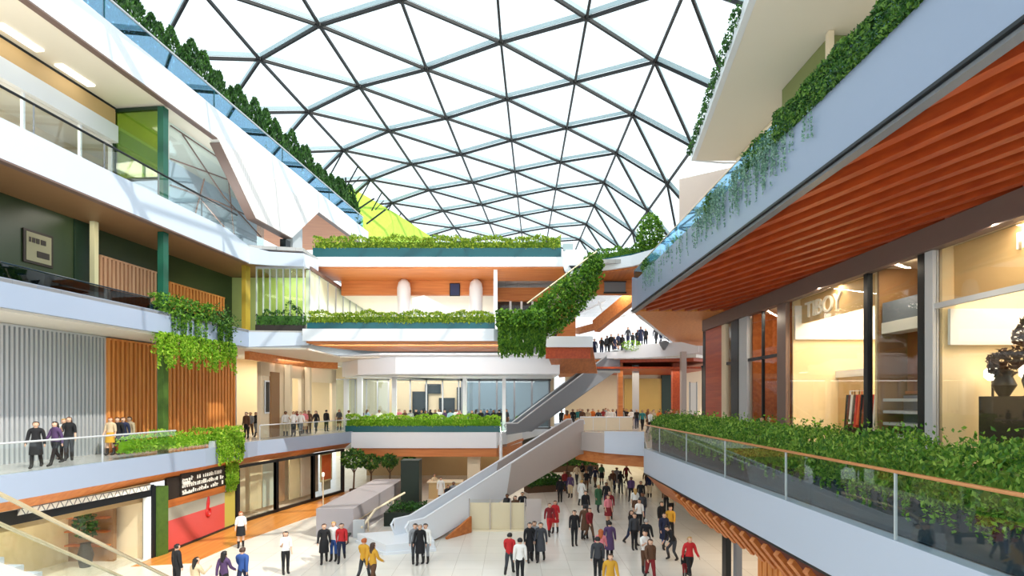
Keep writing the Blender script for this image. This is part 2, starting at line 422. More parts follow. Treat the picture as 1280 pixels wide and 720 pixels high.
mb = MB()
for u in np.arange(4, LU(142, 3), 2.6): lbox(mb, u, u + .09, 2.95, 3.08, 16.1, 19.3)
build('mullion', mb, M['white'], g)

# right of the column: tall window, its brown bars stand for the reflected roof
ua, ub = LU(212, 1.3), LU(330, 1.3)
g = thing('window_2', 'tall bluish glass wall with branching brown bars standing for the roof reflection, beside the green column', 'window', (*L((ua + ub) / 2, 1.3), 16.1), kind='structure')
mb = MB(); lbox(mb, ua, ub, 1.3, 1.34, 16.1, 21.0); build('glass_pane', mb, M['mirrorglass'], g)
mb = MB()
def lz(u, z, v=1.25): return Vector(L(u, v, z))
w = ub - ua
for (a, b) in (((0, .62), (.55, .78)), ((.55, .78), (1, .72)), ((.1, .95), (.5, .55)), ((.5, .55), (.95, .3)), ((.55, .78), (.62, .1)), ((0, .35), (.45, .45)), ((.45, .45), (1, .5)), ((.3, .62), (.2, .1)), ((.75, .75), (.8, .98)), ((.2, .42), (.6, .12)), ((0, .96), (.9, .965))):
    mb.bar(lz(ua + a[0] * w, 16.1 + a[1] * 4.9), lz(ua + b[0] * w, 16.1 + b[1] * 4.9), 0.05, 0.06)
build('lattice_bar', mb, M['brown'], g)
mb = MB(); lbox(mb, ua, LU(345, 3), 4.5, 4.7, 16.1, 21.0); struct('wall_left', mb, M['coolwhite'], 'pale wall behind the lattice window on the third floor', 'wall')

# green glass box wall by the column
mb = MB(); uc = LU(205, .5)
lbox(mb, uc - .1, uc - .04, .7, 3.0, 17.6, 20.9)
pg = build('green_glass_partition', mb, M['greenglass']); tag(pg, 'olive green glass partition between the third floor shop and the green column', 'partition')
mb = MB(); lbox(mb, uc - .16, uc + .02, .6, 3.05, 20.8, 20.95); lbox(mb, uc - .16, uc + .02, 2.95, 3.05, 16.1, 20.9); lbox(mb, uc - .16, uc + .02, .6, .7, 16.1, 20.9)
lbox(mb, uc - .16, uc + .02, .6, 3.05, 17.5, 17.6)
build('frame', mb, M['deepgreen'], pg)

# white ribbed gusset hung from the roof edge
mb = MB(); a, b = LU(271, 0), LU(398, 0); c, d = LU(319, 0), LU(364, 0)
pts = [L(a, -.06, 20.99), L(c, -.06, 17.85), L(d, -.06, 17.9), L(b, -.06, 20.99)]
mb.slabpoly(pts, (LN.x * .5, LN.y * .5, 0))
wm, nt, N, Lk, bs = nodes_of('white ribbed panel')
tc = N.new('ShaderNodeTexCoord'); wv = N.new('ShaderNodeTexWave'); wv.bands_direction = 'Y'; wv.inputs['Scale'].default_value = 1.6; wv.inputs['Distortion'].default_value = 3.0; wv.inputs['Detail'].default_value = 2
mx = N.new('ShaderNodeMix'); mx.data_type = 'RGBA'; mx.inputs[6].default_value = S(242, 238, 236); mx.inputs[7].default_value = S(224, 218, 216)
Lk.new(tc.outputs['Object'], wv.inputs['Vector']); Lk.new(wv.outputs['Fac'], mx.inputs[0]); Lk.new(mx.outputs[2], bs.inputs['Base Color']); bs.inputs['Roughness'].default_value = .5
gs = build('gusset_panel', mb, wm); tag(gs, 'white ribbed trapezoid panel hanging from the left roof edge', 'panel')
mb = MB(); mb.bar(Vector(pts[0]) + (Vector(pts[1]) - Vector(pts[0])) * .05, Vector(pts[1]), .1, .55, LN.to_3d() * -1); mb.bar(Vector(pts[1]), Vector(pts[2]), .55, .09)
for q in mb.v: pass
off = Vector((LN.x * .3, LN.y * .3, -.02)); mb2 = MB(); mb2.v = [tuple(Vector(q) + off) for q in mb.v]; mb2.f = mb.f
build('edge_trim', mb2, M['brown'], gs, label='brown edge strip')

# ------------------------------------------------------------------ columns of the left wing
def column(name, pts_box, m, label):
    mb = MB(); pts_box(mb); return struct(name, mb, m, label, 'column')
cw = .17
for z0, z1 in ((4.5, 9.99), (11.09, 14.98), (16.12, 20.92)):
    column('column_1', lambda mb: lbox(mb, uc - cw, uc + cw, .4, .7, z0, z1), M['greencol'] if z0 > 10 else M['moss'],
           {4.5: 'mossy green post between the two orange slat screens', 11.09: 'green post between the two second floor slat screens', 16.12: 'teal green post in front of the third floor glass'}[z0])
u0 = LU(117, 2.4); u1 = LU(122, 2.4)
column('column_2', lambda mb: lbox(mb, u0, u1, 2.35, 2.6, 11.08, 15.0), M['palecol'], 'slim pale cream post left of the second floor slats')
u0 = LU(304, .6); u1 = LU(310, .6)
column('column_3', lambda mb: lbox(mb, u0, u1, .45, .7, 11.08, 15.0), M['olive'], 'ochre yellow post at the end of the left second floor')
column('column_4', lambda mb: lbox(mb, LU(366, .5), LU(378, .5), .5, 1.2, 16.1, 20.95), M['lightgray'], 'grey ribbed post under the white gusset')
column('column_5', lambda mb: lbox(mb, LU(357, .3), LU(363, .3), .3, .7, 16.1, 17.8), M['dark'], 'short dark post under the tip of the white gusset')

# ------------------------------------------------------------------ far facade
mb = MB(); rib(mb, [(-12.05, 33.0), (-12.05, 32.2), (-1.05, 32.2), (-0.6, 32.6), (-0.6, 36)], 10.4, 11.1, 0.25, 1); struct('trim_8', mb, M['white'], 'straight white edge band of the far second floor balcony', 'balcony edge')
mb = MB(); mb.prism([(-11.9, 32.4), (-.8, 32.4), (-.8, 38.2), (-9.0, 38.2), (-11.0, 36.5), (-11.9, 34)], 10.3, 10.42); struct('ceiling', mb, M['wood'], 'orange timber soffit under the far second floor balcony', 'ceiling')
mb = MB(); mb.prism([(-12.2, 32.5), (-.75, 32.5), (-.75, 36), (-.75, 36.3), (5.0, 36.3), (5.0, 56), (-12.2, 56)], 10.75, 11.02); struct('floor', mb, M['galfloor'], 'second floor deck of the far side', 'floor')
mb = MB(); mb.prism([(-9, 38.2), (2, 38.2), (2, 58), (-16, 58), (-16, 42)], 10.08, 10.2); struct('ceiling', mb, M['white'], 'white soffit over the far mezzanine shops', 'ceiling')
# white bulkhead band under it
mb = MB(); rib(mb, [(-13.8, 45.5), (-11.4, 41.4), (-8.3, 39.9), (3.4, 39.9)], 8.85, 10.1, .3, 1); struct('trim_9', mb, M['white'], 'broad white bulkhead over the far mezzanine shops', 'bulkhead')
mb = MB(); rib(mb, [(-13.6, 45.6), (-11.2, 41.8), (-8.2, 40.25), (3.4, 40.25)], 8.8, 8.86, 9.0, 1); struct('ceiling', mb, M['white'], 'white ceiling of the far mezzanine', 'ceiling')
# right continuation
mb = MB(); rib(mb, [(1.9, 38), (2.0, 36.0), (5.2, 36.0), (5.4, 38)], 10.4, 11.1, .2, 1); struct('trim_10', mb, M['white'], 'short white edge band right of the hanging plants', 'balcony edge')
mb = MB(); mb.slabpoly([(2.1, 36.2, 10.4), (5.2, 36.2, 10.4), (6.4, 42, 9.0), (3.2, 42, 9.0)], (0, 0, .15)); struct('ceiling', mb, M['woody'], 'orange timber soffit right of the hanging plants', 'ceiling')
mb = MB(); mb.box((2.2, 36.4, 9.7), (5.1, 36.7, 10.4)); struct('trim_10', mb, M['woodred'], 'red brown timber band under the short white edge', 'trim')

# third floor far
mb = MB(); rib(mb, [(-13.0, 36.0), (3.3, 36.0), (3.6, 37)], 15.6, 16.2, .25, 1); struct('trim_11', mb, M['white'], 'straight white edge band of the far third floor balcony', 'balcony edge')
mb = MB(); mb.prism([(-12.9, 36.2), (3.3, 36.2), (3.9, 40), (-12.9, 40)], 15.5, 15.62); struct('ceiling', mb, M['wood'], 'orange timber soffit under the far third floor balcony', 'ceiling')
mb = MB(); mb.prism([(-13, 36.2), (3.2, 36.2), (12, 36.2), (12, 60), (-13, 60)], 15.85, 16.1); struct('floor', mb, M['galfloor'], 'third floor deck of the far side', 'floor')
mb = MB(); mb.box((-12.2, 40, 14.5), (-1.2, 40.4, 15.5)); struct('wall_back', mb, M['wood'], 'orange timber bulkhead behind the far third floor soffit', 'wall')
mb = MB(); mb.box((-12.2, 40.4, 14.5), (-1.2, 48, 14.6)); struct('ceiling', mb, M['beige'], 'beige ceiling of the far second floor hall', 'ceiling')
mb = MB(); mb.box((-12.2, 56, 11), (-1, 56.3, 15.5)); struct('wall_back', mb, M['white'], 'white back wall of the far second floor hall', 'wall')
# receding wall of pale green panels
g = thing('wall_back', 'receding wall of pale green white glass panels on the second floor', 'wall', (-12.4, 45, 11.05), kind='structure')
mb = MB(); mb.box((-12.6, 34.2, 11.05), (-12.4, 56, 14.95)); build('panel', mb, mat('pale green panels', S(226, 236, 206), .3, vary=.05), g)
mb = MB()
for y in np.arange(34.2, 56, 1.7): mb.box((-12.39, y, 11.05), (-12.33, y + .08, 14.95))
build('joint', mb, M['lightgray'], g)
mb = MB(); mb.box((-12.6, 34.2, 14.95), (-12.25, 56, 15.15)); build('top_trim', mb, M['brown'], g)

# frontal green glass curtain wall at the corner
g = thing('window_3', 'green tinted glass curtain wall at the corner of the left wing', 'window', (-14, 33.4, 11.05), kind='structure')
mb = MB(); mb.box((-15.3, 33.5, 11.05), (-12.5, 33.54, 14.95)); build('glass_pane', mb, M['greentint'], g)
mb = MB()
for x in np.linspace(-15.3, -12.5, 8): mb.box((x, 33.44, 11.05), (x + .05, 33.6, 14.95))
mb.box((-15.3, 33.42, 14.85), (-12.4, 33.62, 14.98)); build('mullion', mb, M['lightgray'], g)
mb = MB(); mb.box((-19.0, 36.5, 11.05), (-12.7, 36.7, 14.98)); struct('wall_back', mb, mat('lime wall', S(190, 208, 130), .6, vary=.15), 'lime green wall behind the corner curtain glass', 'wall')

# second floor far shops on the right part
g = thing('window_4', 'white framed dark shop windows of the far second floor', 'window', (0.8, 43, 11.05), kind='structure')
mb = MB(); mb.box((-1.2, 43.2, 11.05), (4.2, 43.25, 14.6)); build('glass_pane', mb, M['shopglass'], g)
mb = MB()
for x in (-1.3, -.2, .65, 1.5, 2.6, 3.6): mb.box((x, 43.05, 11.05), (x + .16, 43.3, 14.6))
mb.box((-1.3, 43.05, 13.7), (4.2, 43.3, 13.85)); mb.box((-1.3, 43.0, 11.05), (4.2, 43.3, 11.9)); build('frame', mb, M['white'], g)
mb = MB(); mb.box((-1.3, 46.5, 11.05), (4.7, 46.8, 15.5)); struct('wall_back', mb, M['signdark'], 'dark interior wall behind the far second floor shop windows', 'wall')
mb = MB(); mb.box((-1.2, 42.6, 14.6), (4.4, 43.3, 15.55)); struct('wall_back', mb, M['wood'], 'orange timber fascia over the far second floor shop windows', 'wall')
mb = MB(); mb.box((3.4, 42.2, 11.05), (4.8, 42.6, 15.5)); struct('wall_back', mb, M['wood'], 'pale orange timber wall panel right of the far shop windows', 'wall')

# curved far right third floor band
C3 = [(4.4, 37.3), (6.2, 36.8), (7.6, 35.8), (8.6, 34.4), (9.0, 33.0)]
mb = MB(); rib(mb, C3, 15.55, 16.25, .25, 1); struct('trim_12', mb, M['white'], 'curved white edge band of the far right third floor balcony', 'balcony edge')
mb = MB(); mb.prism([(4.6, 37.6), (6.3, 37.1), (7.8, 36.0), (8.8, 34.6), (9.2, 33.0), (14, 33), (14, 40), (4.6, 40)], 15.45, 15.57); struct('ceiling', mb, M['woody'], 'orange timber soffit under the curved far right balcony', 'ceiling')
mb = MB(); mb.box((5.0, 39.5, 14.45), (12, 39.9, 15.45)); struct('wall_back', mb, M['wood'], 'orange timber wall under the curved far right balcony', 'wall')
g = thing('window_5', 'small dark grey shop window under the curved far right balcony', 'window', (7.2, 39.4, 14.5), kind='structure')
mb = MB(); mb.box((6.5, 39.4, 14.6), (8.0, 39.48, 15.3)); build('glass_pane', mb, M['gray'], g)
mb = MB(); mb.box((6.45, 39.35, 14.5), (8.05, 39.49, 14.6)); mb.box((6.45, 39.35, 15.3), (8.05, 39.49, 15.36)); build('frame', mb, M['dark'], g)
# inclined timber beam down towards the second floor platform
mb = MB(); mb.bar(P(802, 362, 40), P(745, 408, 45), .5, 1.0); mb.bar(P(745, 408, 45), P(722, 414, 47), .4, .5)
struct('beam_1', mb, M['wood'], 'inclined orange timber beam under the far right balcony', 'beam')
mb = MB(); mb.box((5, 62, 10.3), (24, 62.3, 16.5)); struct('wall_back', mb, M['white'], 'bright white back wall behind the crowd on the prow platform', 'wall')
mb = MB(); mb.bar(P(722, 392, 46), P(757, 376, 46), .15, .12); mb.bar(P(748, 376, 46), P(758, 402, 46), .12, .12); mb.bar(P(758, 402, 46), P(800, 388, 46), .12, .15)
struct('beam_2', mb, M['lightgray'], 'thin grey stair stringer behind the inclined timber beam', 'beam')

# prow platform
PR = [(4.8, 46.2), (9.2, 45.8), (13.2, 44.6), (14.6, 43.6), (16.5, 47)]
mb = MB(); mb.ribbon([(4.6, 46.2, 10.45, 10.85), (8.6, 45.9, 10.4, 10.95), (10.5, 45.2, 10.4, 11.5), (13.4, 44.4, 10.55, 11.6), (14.6, 43.8, 10.75, 11.2)], .25, 1)
struct('trim_13', mb, M['white'], 'white parapet of the pointed platform that carries the crowd', 'balcony edge')
mb = MB(); mb.box((7.7, 46.9, 10.6), (9.6, 62, 10.95)); mb.box((9.6, 46.9, 10.6), (16, 62, 11.55)); struct('floor', mb, M['white'], 'white raised steps of the pointed platform', 'floor')
mb = MB(); mb.prism([(4.7, 46.4), (9.2, 46.1), (13.2, 44.9), (14.5, 44.1), (20, 50), (20, 62), (4.7, 62)], 10.35, 10.6); struct('floor', mb, M['floor'], 'pale floor of the pointed second floor platform', 'floor')
mb = MB(); mb.prism([(4.9, 46.6), (9.3, 46.3), (13.2, 45.1), (14.4, 44.4), (20, 50), (20, 60), (6, 60)], 10.1, 10.34); struct('ceiling', mb, M['woodred'], 'red brown timber soffit under the pointed platform', 'ceiling')
mb = MB(); mb.slabpoly([(3.4, 44.5, 9.75), (8.2, 46.4, 10.3), (8.2, 52, 9.4), (4.2, 50, 9.0)], (0, 0, .15)); struct('ceiling', mb, M['wood'], 'tilted orange timber soffit left of the dark escalator', 'ceiling')

# first floor far slab
E5 = [(-12.35, 43.0), (-1.2, 43.0), (-.4, 44.6), (.9, 49), (3.0, 56), (5.2, 60.5), (12, 61)]
mb = MB(); rib(mb, E5[:4], 3.3, 4.52, .25, 1); mb2 = MB(); rib(mb2, E5[3:], 3.5, 4.5, .25, 1)
struct('trim_14', mb, M['white'], 'white edge band of the far mezzanine', 'balcony edge')
struct('trim_14', mb2, M['coolwhite'], 'receding pale edge band of the far mezzanine behind the escalators', 'balcony edge')
mb = MB(); mb.prism([(x, y + .2) for x, y in E5] + [(12, 74), (-17, 74), (-17, 43.2)], 4.3, 4.49); struct('floor', mb, M['galfloor'], 'grey tiled floor of the far mezzanine', 'floor')
mb = MB(); mb.slabpoly([(-12.2, 43.2, 3.3), (-1.1, 43.2, 3.3), (-.3, 44.8, 3.3), (1.0, 49, 3.45), (.6, 52, 2.7), (-3, 49.5, 2.65), (-12.6, 49.5, 2.65)], (0, 0, .2)); struct('ceiling', mb, M['wood'], 'orange timber soffit under the far mezzanine', 'ceiling')
mb = MB(); mb.box((-16, 49.6, 2.6), (14, 74, 2.75)); struct('ceiling', mb, M['beige'], 'beige ceiling of the far ground level', 'ceiling')

mb = MB(); rib(mb, [(x, y + .22) for x, y in E5[:4]], 2.62, 3.29, .15, 1); struct('trim_14', mb, M['wood'], 'orange timber band under the white edge of the far mezzanine', 'timber band')
# first floor landing between the escalator and the right wing
LD = [(4.5, 41.5), (4.7, 38.4), (6.2, 38.2), (9.2, 38.4)]
mb = MB(); mb.ribbon([(4.4, 39.8, 3.5, 4.75), (6.35, 38.5, 3.35, 4.75)], .2, 1); struct('trim_15', mb, M['taupe'], 'taupe side panel of the mezzanine landing above the big escalator', 'balcony edge')
mb = MB(); mb.ribbon([(6.35, 38.5, 3.35, 4.85), (8.95, 37.9, 3.2, 4.85)], .2, 1); struct('trim_15', mb, M['coolwhite'], 'square white front of the mezzanine landing', 'balcony edge')
mb = MB(); mb.prism([(4.4, 39.9), (6.35, 38.7), (9, 38.1), (7.0, 29), (14, 29), (14, 62), (8, 62), (5.2, 47)], 4.3, 4.48); struct('floor', mb, M['galfloor'], 'mezzanine landing floor at the head of the big escalator', 'floor')
mb = MB(); mb.slabpoly([(4.6, 40, 3.4), (6.4, 38.7, 3.3), (9, 38.1, 3.2), (9.6, 44, 2.6), (6, 45, 2.7)], (0, 0, .12)); struct('ceiling', mb, M['wood'], 'orange timber soffit under the mezzanine landing', 'ceiling')

mb = MB(); mb.ribbon([(4.55, 40.1, 2.75, 3.38), (6.4, 38.85, 2.55, 3.3), (9.1, 38.25, 2.4, 3.15)], .15, 1); struct('trim_15', mb, M['wood'], 'orange timber band under the mezzanine landing', 'timber band')
mb = MB(); mb.box((-4.2, 52.7, 4.5), (3.6, 52.9, 8.8)); struct('wall_back', mb, mat('blue grey shop wall', S(120, 140, 156), .5, vary=.3, scale=.6), 'blue grey shop wall behind the right far mezzanine window', 'wall')
# first floor far shops
g = thing('wall_back', 'cream back wall of the far mezzanine shops', 'wall', (-5, 53, 4.5), kind='structure')
mb = MB(); mb.box((-20, 53, 4.5), (4, 53.3, 10.1)); build('panel', mb, M['cream'], g)
def shop_pane(num, label, x0, x1, y, z0, z1, ms=3, m='dark', pane='shopglass', r=.07):
    g = thing(num, label, 'window', ((x0 + x1) / 2, y, z0), kind='structure')
    mb = MB(); mb.box((x0, y, z0), (x1, y + .03, z1)); build('glass_pane', mb, M[pane], g)
    mb = MB()
    for x in np.linspace(x0, x1, ms): mb.box((x - r / 2, y - .05, z0), (x + r / 2, y + .1, z1))
    mb.box((x0 - r, y - .05, z1 - r), (x1 + r, y + .1, z1)); mb.box((x0 - r, y - .05, z0), (x1 + r, y + .1, z0 + r))
    build('frame', mb, M[m], g); return g
shop_pane('window_6', 'far mezzanine shop window with blue grey panes right of the white posts', -4.3, 3.2, 48, 4.5, 8.8, 6, 'gray', 'mirrorglass', .16)
shop_pane('window_7', 'far mezzanine shop window in the middle behind the crowd', -10.2, -4.6, 48.4, 4.5, 8.8, 5, 'lightgray', 'shopglass', .12)
shop_pane('window_8', 'far mezzanine shop window with grey blinds left of the white posts', -15.2, -10.5, 47.6, 4.5, 8.8, 6, 'lightgray', 'mirrorglass', .1)
mb = MB()
for x, z0, z1, y in ((-9.4, 5.0, 7.8, 52.8), (-6.9, 5.0, 7.2, 52.8), (-5.2, 6, 8.2, 52.8), (-8.2, 7.6, 8.5, 52.8)):
    mb = MB(); mb.box((x, y, z0), (x + 1.5, y + .15, z1)); mb.box((x + .1, y - .04, z0 + .1), (x + 1.4, y, z1 - .1))
    o = build('wall_display', mb, M['navy']); tag(o, 'dark blue display panel on the cream wall of the far mezzanine shop', 'display panel', 'dark display panels on the far mezzanine wall')
k = 0
for px, y, hgt, wd in ((433, 47.0, 8.8, .35), (450, 45.6, 8.8, .38), (493, 44.5, 8.8, .34), (581, 44.6, 8.8, .32), (630, 44.8, 8.8, .28)):
    x = (px - CX) / F * y; k += 1
    mb = MB(); mb.box((x - wd / 2, y - wd / 2, 4.5), (x + wd / 2, y + wd / 2, hgt))
    struct('column_6', mb, M['white'], ['slim white post at the left end of the far mezzanine', 'slim white post second from the left on the far mezzanine', 'white post under the corner of the broad bulkhead', 'white post in the middle of the far mezzanine', 'white post at the foot of the dark escalator'][k - 1], 'column')
# bulky white columns of the second floor hall
for i, (px, y) in enumerate(((505, 39.4), (595, 39.4))):
    x = (px - CX) / F * y
    mb = MB(); mb.lathe((x, y, 11.05), [(.5, 0), (.48, .3), (.46, 2.5), (.48, 3.8), (.4, 4.2), (.2, 4.42), (.05, 4.48)], 24)
    struct('column_7', mb, M['white'], ['thick round-topped white column on the left of the far second floor hall', 'thick round-topped white column beside the navy wall sign'][i], 'column', smooth=True)
x0 = (617 - CX) / F * 36.6
mb = MB(); mb.box((x0, 36.5, 11.05), (x0 + .25, 36.75, 15.5)); struct('column_8', mb, M['white'], 'slim white post left of the far second floor shop windows', 'column')
mb = MB(); mb.slabpoly([P(515, 372, 39), P(530, 369, 39), P(560, 384, 39), P(575, 392, 39), P(575, 427, 39), P(515, 427, 39)], (0, .4, 0)); 
o = build('ramp_parapet', mb, M['white']); tag(o, 'curved white ramp parapet in the far second floor hall', 'parapet')
mb = MB(); mb.box((P(563, 0, 39.9).x, 39.85, P(0, 369, 39.9).z), (P(574, 0, 39.9).x, 39.98, P(0, 355, 39.9).z)); o = build('wall_sign', mb, mat('navy sign', S(40, 52, 92), .4)); tag(o, 'small navy square sign hanging on the orange timber bulkhead', 'sign')
mb2 = MB(); mb2.box((P(562, 0, 39.9).x, 39.9, P(0, 370, 39.9).z), (P(575, 0, 39.9).x, 39.99, P(0, 354, 39.9).z)); build('frame', mb2, M['dark'], o)

# left mezzanine shops beyond the slat screens
mb = MB(); rib(mb, [L(34.5, .9), (-15.4, 43.4), (-14.0, 45.0)], 9.5, 10.02, .3, 1); struct('trim_16', mb, M['wood'], 'orange timber header strip over the left mezzanine shops', 'header')
SW = [L(36.6, 1.4), (-15.9, 43.4), (-14.6, 46.5)]
mb = MB()
def sw(t): 
    a = Vector(SW[0]); b = Vector(SW[1]); c = Vector(SW[2])
    return a.lerp(b, t) if t <= 1 else b.lerp(c, t - 1)
for t0, t1, z0, z1 in ((0, .16, 4.5, 9.5), (.28, .42, 4.5, 9.5), (.42, .5, 4.5, 9.5), (0, 1, 8.6, 9.5), (.86, 1, 4.5, 9.5), (1.0, 2.0, 8.4, 9.5), (1.85, 2, 4.5, 9.5)):
    a, b = sw(t0), sw(t1); mb.ribbon([(a.x, a.y, z0, z1), (b.x, b.y, z0, z1)], .25, 1)
struct('wall_left', mb, M['cream'], 'cream shop wall with openings on the left mezzanine', 'wall')
a, b = sw(.17), sw(.34); mb = MB(); mb.ribbon([(a.x + .1, a.y, 4.5, 8.9), (b.x + .1, b.y, 4.5, 8.9)], .2, 1); struct('wall_left', mb, M['brownpanel'], 'brown panel beside the left mezzanine shop opening', 'wall')
mb = MB(); mb.ribbon([(-20.5, 39, 4.5, 10), (-18.5, 47, 4.5, 10), (-15, 52, 4.5, 10)], .2, 1); struct('wall_left', mb, M['fashionwall'], 'pale back wall of the left mezzanine shops', 'wall')
for i, t in enumerate((.48, .95)):
    a = sw(t); mb = MB(); mb.box((a.x + .05, a.y - .2, 4.5), (a.x + .45, a.y + .2, 9.5)); struct('column_9', mb, M['cream'], ['cream pillar left of the busy mezzanine shop opening', 'cream pillar right of the busy mezzanine shop opening'][i], 'column')

a, b = sw(.06), sw(.13); mb = MB(); mb.ribbon([(a.x + .12, a.y, 6.2, 8.2), (b.x + .12, b.y, 6.2, 8.2)], .08, 1); o = build('wall_screen', mb, M['signdark']); tag(o, 'black upright screen on the cream wall beside the brown mezzanine panel', 'screen')
mb = MB(); mb.ribbon([(a.x + .11, a.y - .05, 6.1, 8.3), (b.x + .11, b.y + .05, 6.1, 8.3)], .05, 1); build('frame', mb, M['white'], o)
# ground far
mb = MB(); mb.box((-22, 70, 0), (26, 70.4, 4.4)); struct('wall_back', mb, M['cream'], 'cream back wall of the ground hall', 'wall')
shop_pane('window_9', 'pale green glass wall at the far end of the ground hall', 7.8, 13.0, 62, .6, 3.4, 5, 'lightgray', 'greentint', .12)
mb = MB(); mb.box((13.3, 61.5, 0), (14.2, 62.5, 2.8)); struct('column_10', mb, M['cream'], 'cream pillar at the far end of the ground hall', 'column')
mb = MB(); mb.box((14.9, 60, 0), (15.3, 60.4, 3)); mb.box((16.4, 60, 0), (16.8, 60.4, 3)); struct('door_1', mb, M['dark'], 'dark door posts at the far right of the ground hall', 'door')
mb = MB(); mb.box((-13.5, 52, 0), (-.5, 52.3, 2.7)); struct('wall_back', mb, M['warmbeige'], 'tan shop wall on the far ground level', 'wall')
x = (513.5 - CX) / F * 35.5
mb = MB(); mb.box((x - .58, 35.2, 0), (x + .58, 36.3, 3.2)); mb.box((x - .64, 35.14, 0), (x + .64, 36.36, .18)); struct('column_11', mb, M['blackgreen'], 'black green square column beside the grey travelator', 'column')
x = (592.5 - CX) / F * 44.5
mb = MB(); mb.box((x - .5, 44.1, 0), (x + .5, 45, 3.25)); struct('column_12', mb, M['cream'], 'beige square pillar behind the big escalator', 'column')
x = (626 - CX) / F * 42.7
mb = MB(); mb.tube([(x, 42.75, 0.0), (x, 42.75, 4.5)], .13, 12); struct('column_13', mb, M['white'], 'round white post at the corner of the far mezzanine', 'column')

# ------------------------------------------------------------------ RIGHT WING
RX = 6.8
mb = MB(); rib(mb, [(RX, .5), (RX, 28.9), (7.0, 29.1)], 3.26, 4.5, .3, -1); struct('trim_17', mb, M['shaderight'], 'broad shade-tinted white edge band of the right mezzanine', 'balcony edge')
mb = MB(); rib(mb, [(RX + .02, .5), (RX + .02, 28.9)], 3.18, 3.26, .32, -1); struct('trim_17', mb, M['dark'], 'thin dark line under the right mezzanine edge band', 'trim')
mb = MB(); mb.prism([(RX + .25, .5), (RX + .25, 29), (14, 29), (14, 62), (26, 62), (26, .5)], 4.28, 4.48); struct('floor', mb, M['galfloor'], 'grey tiled floor of the right mezzanine', 'floor')
mb = MB(); mb.box((RX + .3, .5, 3.1), (20, 29, 3.2)); struct('ceiling', mb, M['wooddark'], 'dark backing of the slatted soffit under the right mezzanine', 'ceiling')
def slats(x0, x1, y0, y1, z, dx, spacing, w, h, tilt=0.0):
    """boards along direction (dx, 1) clipped to a rectangle"""
    mb = MB(); d = Vector((dx, 1)).normalized(); pn = Vector((d.y, -d.x))
    cs = [Vector(c).dot(pn) for c in ((x0, y0), (x1, y0), (x0, y1), (x1, y1))]
    c = min(cs) + spacing / 2
    while c < max(cs):
        o = pn * c; ts = []
        lo, hi = -1e9, 1e9
        for a, b, q, r in ((x0, x1, o.x, d.x), (y0, y1, o.y, d.y)):
            if abs(r) < 1e-9: continue
            t0, t1 = (a - q) / r, (b - q) / r
            if t0 > t1: t0, t1 = t1, t0
            lo = max(lo, t0); hi = min(hi, t1)
        if hi - lo > .2:
            a = o + d * lo; b = o + d * hi
            mb.bar((a.x, a.y, z), (b.x, b.y, z), w, h)
        c += spacing
    return mb
g = thing('hanging_slat_soffit', 'slanting orange timber slats under the right mezzanine edge', 'slatted soffit', (RX + .5, 15, 2.1))
for y in np.arange(6.5, 24.2, .74):
    mb = MB(); mb.bar((RX + .12, y, 3.0), (RX + .92, y + .3, 2.1), .15, .14); build('slat', mb, M['wood'], g)
mb = MB(); mb.slabpoly([(RX + .3, 3, 3.1), (RX + .3, 28.8, 3.1), (RX + 1.15, 28.8, 2.1), (RX + 1.15, 3, 2.1)], (.06, 0, .02)); struct('trim_18', mb, M['wooddark'], 'sloping dark timber backing of the slats under the right mezzanine edge', 'trim')
# dropped slatted timber bulkhead under the edge
mb = MB(); mb.slabpoly([(RX + .1, 24.4, 3.16), (RX + .1, 28.8, 3.16), (RX + .95, 28.8, 2.2), (RX + .95, 24.4, 2.2)], (.06, 0, .06)); struct('trim_18', mb, M['woody'], 'orange timber bulkhead under the far part of the right mezzanine edge', 'bulkhead')
g = thing('timber_kiosk_wall', 'upright orange timber wall under the right mezzanine', 'screen', (7.5, 19, 0))
mb = MB()
for y in np.arange(15.2, 18.2, .36): mb.box((8.05, y, 0), (8.25, y + .26, 2.05))
build('slat', mb, M['woodz'], g)
mb = MB(); mb.box((8.25, 15, 0), (8.4, 18.3, 2.05)); build('backing', mb, M['wooddark'], g)
mb = MB(); mb.box((8.1, 21.2, 0), (8.3, 21.6, 2.1)); struct('column_14', mb, M['dark'], 'dark post at the end of the orange timber wall under the right mezzanine', 'column')
mb = MB(); mb.box((8.1, 20.2, 0), (8.3, 20.5, 2.1)); struct('column_14', mb, M['gray'], 'grey post between the dark post and the orange timber wall', 'column')
mb = MB(); mb.box((13, 8, 0), (13.3, 62, 3.1)); struct('wall_right', mb, M['cream'], 'cream ground floor wall under the right mezzanine', 'wall')

# second floor right slab
mb = MB(); mb.ribbon([(RX, 1, 12.1, 13.6), (RX, 30.5, 12.1, 13.6), (RX + .05, 32, 12.05, 14.0), (RX + .5, 32.6, 12.1, 14.0)], .3, -1); struct('trim_19', mb, M['shadepanel'], 'deep shade-tinted white edge band of the right second floor balcony', 'balcony edge')
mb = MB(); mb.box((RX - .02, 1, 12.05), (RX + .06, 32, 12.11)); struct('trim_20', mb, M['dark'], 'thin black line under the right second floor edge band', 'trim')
mb = MB(); mb.box((RX + .06, 1, 11.97), (RX + .28, 32, 12.04)); struct('trim_20', mb, M['gray'], 'grey metal strip along the slatted timber soffit', 'trim')
mb = MB(); mb.prism([(RX + .7, 1), (RX + .7, 32), (13, 32), (13, 1)], 12.38, 12.46); struct('ceiling', mb, M['wooddark'], 'dark backing above the right slatted timber soffit', 'ceiling')
mb = MB(); mb.prism([(RX + .3, 1), (RX + .3, 32.2), (13, 46), (26, 46), (26, 1)], 13.2, 13.45); struct('floor', mb, M['galfloor'], 'second floor deck of the right wing', 'floor')
mb = slats(RX + .2, 12.5, 1.5, 31.9, 12.21, -.3, .7, .24, .3)
